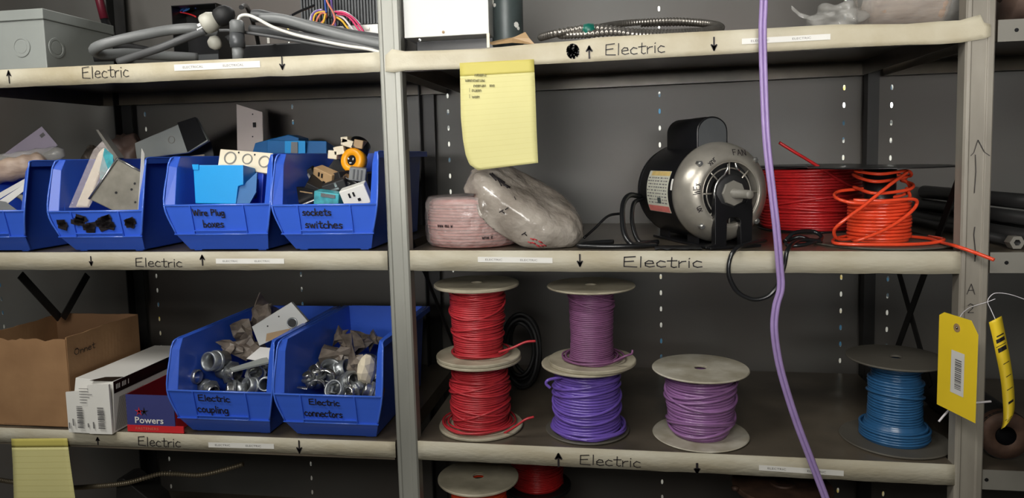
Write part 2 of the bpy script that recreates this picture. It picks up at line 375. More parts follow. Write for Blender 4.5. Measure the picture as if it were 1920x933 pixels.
for x in (-WL, 0.0, BW, BW+1.02):
    mb = MB()
    if x == 0.0: x = -.080
    mb.box((x, D+.001, -.15), (.036, .003, 2.3)).box((x-.0165, D-.014, -.15), (.003, .03, 2.3))
    mb.build('rear_post', 'darksteel', shelving)
def shelf(key, lipmat='shelfsteel'):
    x0, x1 = SPAN[key[0]]; z0, z1 = sz(key, x0), sz(key, x1); t = .0012
    mb = MB()
    yb = D-.006
    def slab(ya, yb_, dza, dzb, xa=x0, xb=x1):
        za, zb = sz(key, xa), sz(key, xb)
        mb.hexa([(xa, ya, za+dza), (xb, ya, zb+dza), (xb, yb_, zb+dza), (xa, yb_, za+dza), (xa, ya, za+dzb), (xb, ya, zb+dzb), (xb, yb_, zb+dzb), (xa, yb_, za+dzb)])
    slab(0, yb, -t, 0); slab(0, t, -LH, -t); slab(yb-t, yb, -LH, -t)
    slab(t, .013, -LH, -LH+t); slab(yb-.013, yb-t, -LH, -LH+t)
    slab(t, yb-t, -LH, -t, x0, x0+t); slab(t, yb-t, -LH, -t, x1-t, x1)
    return mb.build('shelf', lipmat, shelving)
shelves = {k: shelf(k, 'shelfsteel') for k in SH}
def lipface(key, u0, v0, u1, v1, Y, h, name, mt, ov=.002, wrap=.003, rag=.0016):
    """tape strip on a shelf lip between two pixel positions on its top edge"""
    a, b = P(u0, v0, Y), P(u1, v1, Y); n = max(8, int((b.x-a.x)/.02)); rows = [[], [], [], []]
    for i in range(n+1):
        t = i/n; x = a.x+(b.x-a.x)*t; z = a.z+(b.z-a.z)*t
        j = (noise.noise(Vector((x*22, z*40, 3)))*rag)
        yy = Y+noise.noise(Vector((x*30, 1, z*9)))*.0006
        rows[0].append(V(x, Y+wrap, z+.0006)); rows[1].append(V(x, Y+.0004, z+.0006)); rows[2].append(V(x, yy, z-h*.5)); rows[3].append(V(x, Y, z-h-ov+j))
    return MB().grid(rows).build(name, mt, shelves[key], solid=.0004)
TY = -.0012
lipface('L1', -60, 134, 716, 98, TY, .036, 'tape', 'tape2'); lipface('L2', -60, 474, 726, 471, TY, .036, 'tape', 'tape')
lipface('L3', -60, 800, 741, 829, TY, .030, 'tape', 'tape')
lipface('M2', 768, 470, 1806, 472, TY, .038, 'tape', 'tape'); lipface('M3', 783, 827, 1796, 872, TY, .036, 'tape', 'tape')
# top tape runs over both posts
def overtape():
    Y = -.0052; top = [(722, 104), (735, 92), (760, 96), (900, 92), (1000, 82), (1080, 76), (1120, 70), (1260, 62), (1400, 55), (1560, 46), (1700, 45), (1760, 40), (1800, 38), (1838, 27), (1845, 42), (1858, 46)]
    bot = [(722, 134), (738, 136), (760, 132), (900, 128), (1000, 121), (1080, 117), (1120, 115), (1260, 107), (1400, 99), (1560, 90), (1700, 84), (1760, 83), (1800, 80), (1838, 74), (1845, 73), (1858, 68)]
    rows = []
    for k in range(5):
        r = []
        for (a, b) in zip(top, bot):
            t = k/4; u = a[0]+(b[0]-a[0])*t; v = a[1]+(b[1]-a[1])*t
            r.append(P(u, v, Y-(.0012*abs(noise.noise(Vector((u*.03, v*.1, 0))))))); 
        rows.append(r)
    MB().grid(rows).build('tape', 'tape2', shelves['M1'], solid=.0004)
overtape()
for key, u in (('R1', 1906), ('R2', 1903), ('R3', 1879)):
    x0, x1 = SPAN['R']; z = sz(key, 1.2)
    MB().box(((x0+x1)/2, -.0008, z-LH/2), (x1-x0, .0012, LH)).build('lip_face', 'lipgrey', shelves[key])
    q = P(u, 0, 0); MB().disc((q.x+.001, -.0016, z-LH/2), (0, -1, 0), .0035, .0006, 12).build('bolt_hole', 'black', shelves[key])
# writing on the tapes
def tapewrite(key, items, Y, m='ink', name='marker_writing'):
    for (txt, u, v, hpx, wd, sx, slope) in items:
        mb = MB()
        o = P(u, v, Y); e = P(u+20, v+20*slope, Y)-o; e.normalize(); pxm = (P(u+10, v, Y)-o).length/10
        write(mb, txt, o, e, V(0, 0, 1), hpx*pxm, wd, 0, sx)
        mb.build(name, m, shelves[key])
WY = -.0026
tapewrite('L1', [('Electric', 155, 147, 19, .0016, 1.35, -.04)], WY)
tapewrite('L1', [('^', 14, 155, 20, .0026, .7, 0), ('v', 525, 130, 22, .0026, .8, 0)], WY, name='marker_arrow')
tapewrite('L2', [('Electric', 255, 499, 15, .0018, 1.7, .02)], WY)
tapewrite('L2', [('^', 376, 497, 17, .0030, .9, 0), ('v', 168, 497, 15, .0026, .8, 0)], WY, name='marker_arrow')
tapewrite('L3', [('Electric', 260, 835, 16, .0018, 1.45, .04)], WY)
tapewrite('L3', [('v', 557, 848, 22, .0032, .8, 0), ('^', 181, 833, 12, .0030, .9, 0)], WY, name='marker_arrow')
M1Y = -.0072
tapewrite('M1', [('Electric', 1136, 104, 21, .0018, 1.55, -.055)], M1Y)
tapewrite('M1', [('^', 1100, 109, 22, .0032, .9, -.05), ('v', 1334, 94, 24, .0032, .8, 0)], M1Y, name='marker_arrow')
tapewrite('M2', [('Electric', 1170, 500, 20, .0022, 2.15, .01)], WY)
tapewrite('M2', [('v', 1083, 499, 22, .0032, .8, 0)], WY, name='marker_arrow')
tapewrite('M3', [('Electric', 1088, 870, 19, .0018, 1.75, .05)], WY)
tapewrite('M3', [('^', 1042, 874, 24, .0040, .9, 0), ('v', 1303, 886, 18, .0045, .9, 0)], WY, name='marker_arrow')
mb = MB(); o = P(1074, 96, M1Y)
for i in range(34):
    a = random.uniform(0, 2*PI); b_ = a+random.uniform(1.6, 3.6); r = .0135
    strokes(mb, [[(math.cos(a)*r*.85, math.sin(a)*r), (math.cos(b_)*r*.85, math.sin(b_)*r)]], o, V(1, 0, -.05), V(0, 0, 1), .002)
mb.build('ink_blot', 'ink', shelves['M1'])
def labels(key, u0, v0, u1, v1, txt, h=11, Y=WY):
    a, b = P(u0, v0, Y), P(u1, v1, Y); e = (b-a); W_ = e.length; e.normalize(); up = V(0, 0, 1); px = W_/math.hypot(u1-u0, v1-v0); H = h*px
    mb = MB(); mb.add([a, b, b+up*H, a+up*H], [(0, 1, 2, 3)], 0)
    off = V(0, -.0003, 0)
    for f in (.1, .57):
        printed(mb, txt, a+e*(W_*f)+up*(H*.32)+off, e, up, H*.36, 1, 1.45 if len(txt) < 10 else 1.25)
    o = mb.build('printed_label', ['label', 'inkgrey'], shelves[key]); return o
labels('L1', 327, 133, 488, 126, 'ELECTRICAL'); labels('L2', 405, 494, 533, 494, 'ELECTRIC', 9)
labels('L3', 391, 838, 514, 841, 'ELECTRIC', 9); labels('M2', 896, 491, 1036, 493, 'ELECTRIC', 10)
labels('M3', 1423, 881, 1582, 892, 'ELECTRIC', 11); labels('M1', 1391, 83, 1557, 74, 'ELECTRIC', 11, -.0072)
# writing on the right post
e = V(1, 0, 0)
for (t, u, v, h, s) in (('A', 1813, 551, 19, 1.2), ('2', 1815, 586, 17, 1.1)):
    mb = MB(); write(mb, t, P(u, v, PLANE_Y-.0003), e, V(0, 0, 1), h*.00098, .0011, 0, s); mb.build('marker_writing', 'ink', pr_)
def pxl(mb, pts, Y, wd): 
    for a, b in zip(pts[:-1], pts[1:]):
        A, B = P(*a, Y), P(*b, Y); d = (B-A).normalized(); n = V(-d.z, 0, d.x)*wd/2; mb.add([A-n, B-n, B+n, A+n], [(0, 1, 2, 3)], 0)
mb = MB(); pxl(mb, [(1820, 292), (1826, 286), (1834, 262), (1846, 285), (1856, 292)], PLANE_Y-.0003, .0011)
pxl(mb, [(1829, 290), (1830, 322), (1827, 362)], PLANE_Y-.0003, .0012)
mb.build('marker_arrow', 'ink', pr_); mb = MB(); pxl(mb, [(1828, 425), (1826, 440), (1829, 470), (1828, 490)], PLANE_Y-.0003, .0014)
pxl(mb, [(1824, 468), (1829, 482), (1834, 470)], PLANE_Y-.0003, .0011)
mb.build('marker_writing', 'ink', pr_)
# rear panel with hole columns
PY = .575
def rear_panel():
    cols = []
    for (u, v) in ((3, 560), (272, 214), (548, 200), (841, 240), (1237, 240), (1582, 230), (1671, 230)):
        q = P(u, v, PY); cols.append((q.x, q.z))
    cols.insert(1, (P(268, 861, PY).x, P(268, 861, PY).z))
    cols.sort(); mb = MB(); hw = .010; pit = .0445; X0, X1, Z0, Z1 = -1.75, 2.35, -1.28, 1.0
    prev = X0
    for (cx, cz) in cols:
        mb.add([V(prev, PY, Z0), V(cx-hw, PY, Z0), V(cx-hw, PY, Z1), V(prev, PY, Z1)], [(0, 1, 2, 3)]); prev = cx+hw
        n0 = math.floor((-0.85-cz)/pit); n1 = math.floor((0.62-cz)/pit)
        zb, zt = cz+(n0-.5)*pit, cz+(n1+.5)*pit
        mb.add([V(cx-hw, PY, Z0), V(cx+hw, PY, Z0), V(cx+hw, PY, zb), V(cx-hw, PY, zb)], [(0, 1, 2, 3)])
        mb.add([V(cx-hw, PY, zt), V(cx+hw, PY, zt), V(cx+hw, PY, Z1), V(cx-hw, PY, Z1)], [(0, 1, 2, 3)])
        for i in range(n0, n1+1):
            c = cz+i*pit; h = pit/2; a, b = .0032, .0072
            out = [(-hw, -h), (0, -h), (hw, -h), (hw, 0), (hw, h), (0, h), (-hw, h), (-hw, 0)]
            inn = [(-a*.75, -b*.75), (0, -b), (a*.75, -b*.75), (a, 0), (a*.75, b*.75), (0, b), (-a*.75, b*.75), (-a, 0)]
            vs = [V(cx+p[0], PY, c+p[1]) for p in out+inn]
            mb.add(vs, [(k, (k+1) % 8, 8+(k+1) % 8, 8+k) for k in range(8)])
    mb.add([V(prev, PY, Z0), V(X1, PY, Z0), V(X1, PY, Z1), V(prev, PY, Z1)], [(0, 1, 2, 3)])
    return mb.build('rear_panel', 'panel', shelving, solid=.0015)
rear_panel()
# side cross braces
def brace(x, yz0, yz1, mt='darksteel', wz=.02):
    a, b = V(x, *yz0), V(x, *yz1); d = (b-a).normalized(); n = d.cross(V(1, 0, 0))*wz/2; t = V(.0015, 0, 0)
    MB().hexa([a-n-t, a-n+t, a+n+t, a+n-t, b-n-t, b-n+t, b+n+t, b+n-t]).build('cross_brace', mt, shelving)
qa, qb = PXX(1812, 296, BW+.027), PXX(1699, 607, BW+.027)
def along(q0, q1, y):
    t = (y-q0.y)/(q1.y-q0.y); return (y, q0.z+(q1.z-q0.z)*t)
brace(BW+.027, along(qa, qb, .035), along(qa, qb, D-.03))
qc, qd = PXX(1683, 512, BW+.027), PXX(1713, 620, BW+.027)
brace(BW+.0305, along(qc, qd, .24), along(qc, qd, D-.03))
for x in (-WL+.03,):
    for (ua, ub, dx) in ((38, 112, 0), (164, 118, .005)):
        qa, qb = PXX(ua, 515, x+dx), PXX(ub, 596, x+dx); brace(x+dx, (qa.y, qa.z), (qb.y, qb.z))
brace(-.003, (.035, .12), (D-.03, -.34), wz=.012)
# ================================================================== BLUE BINS
def make_bin(uL, uR, v, key, label, words_, Lb=.375, y0=-.018, yaw=0.0, htop=None, lines=None, blots=False, group='blue hopper bins on the shelves', wset=None):
    a, b = P(uL, v, y0), P(uR, v, y0); W_ = wset or (b.x-a.x); cx = (a.x+b.x)/2; z0 = max(sz(key, cx-.1), sz(key, cx+.1))+.0006
    lip = (a.z+b.z)/2-z0; h = htop or .200; h2 = W_/2
    root = thing('storage_bin', label, 'storage bin', (cx, y0, z0), group); root.rotation_euler = (0, 0, yaw)
    def side(s):
        A = [V(s*(h2-.030), .036, .004), V(s*(h2-.016), .012, lip*.38), V(s*h2, 0, lip), V(s*(h2-.001), .020, h-.018), V(s*(h2-.004), .032, h)]
        W4 = [V(s*(h2-.030), .040, .004), V(s*(h2-.024), .022, lip*.38), V(s*(h2-.017), .010, lip), V(s*(h2-.015), .028, h-.022), V(s*(h2-.015), .042, h)]
        mb = MB(); mb.add(A+W4, [(i, i+1, 5+i+1, 5+i) for i in range(4)])
        B = [V(s*(h2-.030), Lb-.012, .004), V(s*(h2-.018), Lb, h)]
        mb.add(W4+[B[1], B[0]], [(0, 1, 2, 3, 4, 5, 6)])
        mb.add([A[4], W4[4], B[1], V(s*(h2-.001), Lb, h)], [(0, 1, 2, 3)])
        mb.add([A[4], V(s*(h2-.001), Lb, h), V(s*(h2-.001), Lb, h-.012), V(s*(h2-.004), .030, h-.012)], [(0, 1, 2, 3)])
        return mb
    mb = MB()
    for s in (-1, 1):
        q = side(s); n = len(mb.v); mb.v += q.v; mb.f += [[i+n for i in f] for f in q.f]; mb.m += q.m; mb.s += q.s
    # front hopper wall, sloping toe, floor, back
    mb.add([V(-h2+.016, .012, lip*.38), V(h2-.016, .012, lip*.38), V(h2, 0, lip), V(-h2, 0, lip)], [(0, 1, 2, 3)])
    mb.add([V(-h2+.030, .036, .004), V(h2-.030, .036, .004), V(h2-.016, .012, lip*.38), V(-h2+.016, .012, lip*.38)], [(0, 1, 2, 3)])
    mb.add([V(-h2+.030, .036, .004), V(h2-.030, .036, .004), V(h2-.030, Lb-.012, .004), V(-h2+.030, Lb-.012, .004)], [(0, 1, 2, 3)])
    mb.add([V(-h2+.030, Lb-.012, .004), V(h2-.030, Lb-.012, .004), V(h2-.018, Lb, h), V(-h2+.018, Lb, h)], [(0, 1, 2, 3)])
    mb.build('bin_body', 'blue', root, world=False, solid=.0026, bevel=.0012, rc=True)
    for s in (-1, 1):
        MB().tube(cr([V(s*(h2-.016), .011, lip*.38), V(s*h2, -.0006, lip), V(s*(h2-.001), .0165, h-.030), V(s*(h2-.002), .023, h-.010), V(s*(h2-.005), .035, h+.0004), V(s*(h2-.004), .10, h+.0004), V(s*(h2-.004), Lb, h+.0004)], 5), .0020, 8).build('rolled_edge', 'blueedge_lit', root, world=False)
    MB().tube([V(-h2+.016, .0108, lip*.38), V(h2-.016, .0108, lip*.38)], .0018, 8).build('ledge_bead', 'blueedge_lit', root, world=False)
    mb = MB(); zb, zt = lip*.38, lip
    def fy(z): return .012*(1-(z-zb)/(zt-zb))-.0016
    # rolled lip, ledge and label holder ribs
    mb.tube([V(-h2, -.0004, lip), V(h2, -.0004, lip)], .0023, 8); 
    mb.build('rolled_lip', 'blueedge_lit', root, world=False)
    mb = MB()
    for x in (-h2*.50, h2*.50):
        mb.hexa([V(x-.0013, fy(zb)-.002, zb), V(x+.0013, fy(zb)-.002, zb), V(x+.0013, fy(zb)+.001, zb), V(x-.0013, fy(zb)+.001, zb), V(x-.0013, fy(zt)-.002, zt), V(x+.0013, fy(zt)-.002, zt), V(x+.0013, fy(zt)+.001, zt), V(x-.0013, fy(zt)+.001, zt)])
    zz = zb+.008; mb.box((0, fy(zz)-.001, zz), (h2*1.0, .004, .0022))
    for s in (-1, 1): mb.box((s*h2*.70, fy(zb)-.0005, zb+.001), (h2*.38, .004, .0022))
    mb.build('label_slot', 'blue', root, world=False)
    for s in (-1, 1):
        MB().box((s*(h2-.045), .046, .0022), (.018, .014, .0034)).build('foot', 'blue', root, world=False, bevel=.001)
    MB().box((0, Lb+.004, h-.006), (W_*.80, .008, .012)).build('hanging_lip', 'blue', root, world=False, bevel=.001)
    ey = V(0, -(fy(zb)-fy(zt))*-1/(zt-zb), 1); ey = V(0, (fy(zt)-fy(zb)), zt-zb).normalized()
    mb = MB()
    for (t, x, zf, hh, sx) in (lines or []):
        z = zb+(zt-zb)*zf; write(mb, t, V(x*h2, fy(z)-.0022, z), V(1, 0, -.02), ey, hh*1.18, .0024, 0, sx)
    if blots:
        for (x, zf, r, n) in blots:
            for i in range(n):
                z = zb+(zt-zb)*(zf+random.uniform(-.12, .12)); xx = x*h2+random.uniform(-r, r)
                strokes(mb, [[(-.006, 0), (.006, random.uniform(-.005, .005))]], V(xx, fy(z)-.0024, z), V(1, 0, 0), ey, .011)
    if lines or blots: mb.build('marker_writing', 'ink', root, world=False)
    return root, W_, lip, h
binA = make_bin(-125, 66, 396, 'L2', 'blue plastic bin cut by the left edge, stuffed with wrapped papers', '', yaw=0, wset=.205)
binB = make_bin(90, 268, 396, 'L2', 'blue plastic bin with blacked-out label holding clear-wrapped plates and a metal box', '', blots=[(-.34, .72, .012, 6), (-.14, .36, .010, 6), (.14, .60, .012, 10), (.20, .40, .012, 8), (.72, .5, .006, 7), (-.74, .5, .004, 4)])
binC = make_bin(308, 507, 384, 'L2', 'blue plastic bin marked wire plug boxes holding a sky blue box', '', lines=[('Wire Plug', -.46, .66, .011, 1.3), ('boxes', -.30, .25, .013, 1.3)])
binD = make_bin(510, 707, 384, 'L2', 'blue plastic bin marked sockets switches beside the middle post', '', lines=[('sockets', -.42, .66, .012, 1.35), ('switches', -.40, .22, .013, 1.45)])
binE = make_bin(314, 510, 734, 'L3', 'blue plastic bin marked electric coupling full of metal fittings and kraft paper', '', lines=[('Electric', -.40, .68, .012, 1.5), ('coupling', -.46, .26, .014, 1.3)], htop=.206)
binF = make_bin(514, 716, 741, 'L3', 'blue plastic bin marked electric connectors beside the middle post, lower shelf', '', lines=[('Electric', -.34, .68, .011, 1.5), ('connectors', -.46, .26, .013, 1.15)], htop=.207)
# ================================================================== SPOOLS
def flange_lathe(z, t, R, hole=.012):
    return MB().lathe([(hole, z), (R-.0015, z), (R, z+.0015), (R, z+t-.0015), (R-.0015, z+t), (hole, z+t), (hole, z)], (0, 0, 0), (0, 0, 1), 56, 0, False)
def helix(mb, prof, z0, z1, pitch, wr, rnd, wob=.0008, tilt=.002, sides=6, seg=36):
    zs = [p[0] for p in prof]
    def R(z):
        t = (z-z0)/(z1-z0)
        for (a, ra), (b, rb) in zip(prof[:-1], prof[1:]):
            if a <= t <= b: return ra+(rb-ra)*(t-a)/(b-a)
        return prof[-1][1]
    n = int((z1-z0)/pitch); pts = []; ph = 0; rr = 0; tl = 0
    for k in range(n*seg+1):
        if k % seg == 0:
            nr = rnd.uniform(-wob, wob); nt = rnd.uniform(-tilt, tilt); o_r, o_t = rr, tl; rr, tl = nr, nt
        f = (k % seg)/seg; a = 2*PI*k/seg; z = z0+pitch*k/seg
        r = R(z)+o_r+(rr-o_r)*f; zz = z+(o_t+(tl-o_t)*f)*math.sin(a+1.3)
        zz = min(max(zz, z0-.0005), z1+.001)
        pts.append(V(r*math.cos(a), r*math.sin(a), zz))
    mb.tube(pts, wr, sides)
    # packed body under the outer layer
    body = [(max(.01, R(z0)-wr*.5), z0-wr)]
    for i in range(13):
        z = z0+(z1-z0)*i/12; body.append((max(.01, R(z)-wr*.55), z))
    body.append((.012, z1)); body.insert(0, (.012, z0-wr)); mb.lathe(body, segs=36)
def spool(cx, cy, z0, R, tf, H, prof, wr, wire, fl, label, group=None, fl2=None, Rt=None, cross=0, seed=1, loose=0, ends=(), pitch=None, tilt=.002, toph=.012, tft=None, hubcol=None, looser=1.4, wob=.0008, wtop=1.0):
    rnd = random.Random(seed); root = thing('wire_spool', label, 'wire spool', (cx, cy, z0), group)
    tt = tft or tf
    flange_lathe(0, tf, R).build('flange', fl, root, world=False)
    flange_lathe(H-tt, tt, Rt or R, toph).build('flange', fl2 or fl, root, world=False)
    MB().lathe([(.012, .001), (.030, .001), (.030, H-.001), (.012, H-.001)], segs=24).build('spool_core', hubcol or fl, root, world=False)
    if hubcol: pass
    mb = MB(); helix(mb, prof, tf+wr, tf+wr+(H-tt-wr*2.2-tf)*wtop, pitch or wr*1.85, wr, rnd, tilt=tilt, wob=wob)
    zA, zB = tf+wr, H-tt-wr
    def Rp(z):
        t = (z-zA)/(zB-zA)
        for (a, ra), (b, rb) in zip(prof[:-1], prof[1:]):
            if a <= t <= b: return ra+(rb-ra)*(t-a)/(b-a)
        return prof[-1][1]
    for i in range(cross):
        zc = rnd.uniform(zA+.012, zB-.012); amp = min(rnd.uniform(.006, .022), zc-zA, zB-zc); ph = rnd.uniform(0, 6.28)
        pts = []
        for k in range(40):
            a = 2*PI*k/40; z = zc+amp*math.sin(a+ph); pts.append(V((Rp(z)+wr*1.5)*math.cos(a), (Rp(z)+wr*1.5)*math.sin(a), z))
        mb.tube(pts, wr, 6, closed=True)
    for i in range(loose):
        r0 = Rp(zA)+wr*(1.5+i*1.7)*looser; pts = []; dx, dy = rnd.uniform(-.006, .006), rnd.uniform(-.006, .003)
        for k in range(44):
            a = 2*PI*k/44; r = min(r0, R-wr*2-.006); pts.append(V(r*math.cos(a)+dx, r*math.sin(a)+dy, tf+wr+(i % 2)*wr*1.6+abs(math.sin(a*1.5+i))*wr*1.5))
        mb.tube(pts, wr, 6, closed=True)
    mb.build('wire_winding', wire, root, world=False)
    for e in ends:
        MB().tube(cr(e, 8), wr, 8).build('wire_end', wire, root)
    return root
def sp_z(u, v, y): return P(u, v, y).z
yc = .095
zr = sz('M3', P(903, 805, yc).x)+.0012
x = P(902, 790, yc).x
Hr = sp_z(902, 668, yc)-zr; zr2 = zr+Hr+.0003; Hr2 = sp_z(902, 529, yc)-zr2
def pe(pts, Y, key=None, r=.004):
    out = [P(u, v, y) for (u, v, y) in pts]
    if key:
        for p in out:
            if p.y > -.004: p.z = max(p.z, sz(key, p.x)+r+.0012)
    return out
spool(x, yc, zr, .0905, .006, Hr, [(0, .056), (.25, .060), (.6, .062), (.8, .057), (1, .050)], .0024, 'wred', 'ply', 'red wire spool standing on the shelf, lower one of the red stack', 'stacked red wire spools', fl2='ply', cross=7, seed=2, loose=4, tilt=.003,
      ends=[pe([(945, 812, .045), (965, 800, .03), (985, 786, .03), (1001, 781, .035)], 0)])
spool(x-.001, yc, zr2, .0905, .007, Hr2, [(0, .050), (.3, .052), (.7, .056), (1, .056)], .0024, 'wred', 'ply', 'red wire spool lying on top of the other red one, loose end pointing right', 'stacked red wire spools', cross=5, seed=3, loose=2, tilt=.003,
      ends=[pe([(935, 660, .03), (960, 652, .025), (985, 641, .03), (1004, 639, .035)], 0)])
yc = .100; x = P(1101, 800, yc).x; zr = sz('M3', x)+.0012
Hr = sp_z(1101, 678, yc)-zr; zr2 = zr+Hr+.0003; x2 = P(1110, 675, yc).x; Hr2 = sp_z(1112, 533, yc)-zr2
spool(x, yc, zr, .088, .004, Hr, [(0, .070), (.15, .066), (.5, .067), (1, .064)], .0031, 'wpurple', 'greyfl', 'bright purple wire spool standing on the shelf, under the dull purple spool', 'purple wire spools', fl2='ply', Rt=.094, cross=5, seed=5, loose=3, tft=.005,
      ends=[pe([(1070, 704, .06), (1045, 708, .04), (1028, 712, .03), (1024, 719, .03), (1032, 727, .03)], 0)])
spool(x2, yc-.001, zr2, .0915, .008, Hr2, [(0, .045), (.3, .042), (.6, .044), (1, .045)], .0021, 'wplum', 'ply', 'dull purple thin wire spool resting on the bright purple one', 'purple wire spools', cross=2, seed=6, loose=4, tft=.004, tilt=.001,
      ends=[pe([(1150, 678, .04), (1170, 668, .03), (1184, 663, .035), (1186, 656, .04)], 0)])
yc = .098; x = P(1313, 800, yc).x; zr = sz('M3', x)+.0012; Hr = sp_z(1313, 688, yc)-zr
spool(x, yc, zr, .097, .003, Hr, [(0, .055), (.2, .063), (.5, .068), (.75, .065), (.85, .069), (1, .065)], .0031, 'wlilac', 'whitefl', 'lilac wire spool under a white flange, standing alone at mid shelf', 'purple wire spools', cross=6, seed=8, loose=0, tft=.004, tilt=.003, toph=.014, wob=.0015)
yc = .112; x = P(1676, 830, yc).x; zr = sz('M3', x)+.0012; Hr = sp_z(1680, 668, yc)-zr
spool(x, yc, zr, .100, .004, Hr, [(0, .062), (.15, .062), (.2, .048), (.6, .046), (.75, .049), (.78, .042), (1, .042)], .0028, 'wblue', 'greyfl', 'blue wire spool with dark grey flanges beside the right post', None, cross=2, seed=9, loose=0, tft=.004, Rt=.091)
# big dark red spool behind, orange spool in front (middle shelf)
yc = .400; x = P(1518, 430, yc).x; zr = sz('M2', x)+.0012; Hr = sp_z(1518, 309, yc)-zr
spool(x, yc, zr, .118, .004, Hr, [(0, .110), (1, .110)], .0036, 'wred2', 'blackfl', 'large dark red wire spool with black flanges behind the orange one', None, cross=2, seed=11, loose=0,
      ends=[pe([(1600, 350, .30), (1570, 335, .29), (1525, 306, .285), (1490, 285, .28), (1461, 267, .28)], 0)])
yc = .140; x = P(1647, 440, yc).x; zr = sz('M2', x)+.0012; Hr = sp_z(1655, 311, yc)-zr
def circ(cx, cy, z, r, a0, a1, n=12, dz=0, e=1.0):
    return [V(cx+r*math.cos(a0+(a1-a0)*i/n), cy+r*math.sin(a0+(a1-a0)*i/n)*e, z+dz*i/n) for i in range(n+1)]
osp = spool(x, yc, zr, .133, .0035, Hr, [(0, .0555), (1, .0555)], .0033, 'worange', 'greyfl', 'orange red wire spool with loose loops, between the dark red spool and right post', None, fl2='blackfl', cross=0, seed=12, loose=0, pitch=.0066, tft=.0025, hubcol='black', wtop=.56)
def oloop(pts, n=10, closed=False):
    for p in pts:
        if p.y > -.004: p.z = max(p.z, sz('M2', p.x)+.0095)
    MB().tube(cr(pts, n, closed), .0033, 8, closed=closed).build('loose_wire_loop', 'worange', osp)
oloop(pe([(1702, 322, .10), (1670, 345, .07), (1620, 385, .055), (1580, 415, .05), (1564, 432, .06), (1572, 448, .08), (1610, 458, .12)], 0))
oloop(pe([(1700, 352, .12), (1704, 372, .10), (1660, 380, .07), (1600, 380, .06), (1567, 370, .08), (1575, 358, .12), (1640, 352, .15)], 0))
oloop(pe([(1600, 375, .08), (1660, 376, .07), (1712, 373, .08), (1718, 384, .09), (1700, 404, .075), (1660, 430, .06), (1610, 450, .055), (1598, 453, .09)], 0))
oloop(pe([(1640, 372, .12), (1690, 366, .12), (1706, 352, .14), (1690, 335, .16), (1640, 330, .18)], 0))
oloop(pe([(1610, 450, .20), (1570, 452, .13), (1562, 459, .06), (1585, 465, .035), (1640, 467, .028), (1700, 464, .03), (1745, 456, .05), (1770, 449, .07), (1740, 446, .16)], 0))
oloop(pe([(1602, 320, .12), (1650, 326, .09), (1700, 320, .12), (1704, 330, .15), (1650, 322, .18), (1600, 326, .14), (1640, 340, .09), (1700, 332, .12)], 0))
oloop(pe([(1600, 350, .13), (1640, 362, .085), (1700, 356, .10), (1712, 346, .13), (1690, 338, .17)], 0))
oloop(pe([(1700, 446, .16), (1740, 450, .12), (1768, 455, .05), (1792, 461, -.010), (1830, 474, -.03), (1864, 487, -.05)], 0))
# spools on the shelf below
zb = sz('M4', .2)+.0004
xo = P(897, 900, .125).x; Ho = sp_z(897, 891, .125)-zb
Ha = Ho*.5
ys = .125
spool(xo, ys, zb, .090, .006, Ha, [(0, .058), (1, .058)], .0024, 'worange', 'ply', 'orange wire spool standing on the bottom shelf under the other orange one', 'orange wire spools on the bottom shelf', seed=21)
spool(xo, ys, zb+Ha+.0003, .090, .006, Ha-.0006, [(0, .060), (1, .060)], .0024, 'worange', 'ply', 'orange wire spool, cream flange, topmost of its stack below the lettered tape', 'orange wire spools on the bottom shelf', seed=22, toph=.016)
spool(P(995, 900, .30).x+.01, .35, zb, .085, .005, .17, [(0, .062), (1, .062)], .0024, 'wred2', 'blackfl', 'dark red spool in shadow behind the orange spools, lower one', 'red wire spools at the back', seed=23)
spool(P(995, 900, .30).x+.01, .35, zb+.1703, .085, .005, .165, [(0, .064), (1, .064)], .0024, 'wred2', 'blackfl', 'dark red spool in shadow behind the orange spools, upper one', 'red wire spools at the back', seed=24)
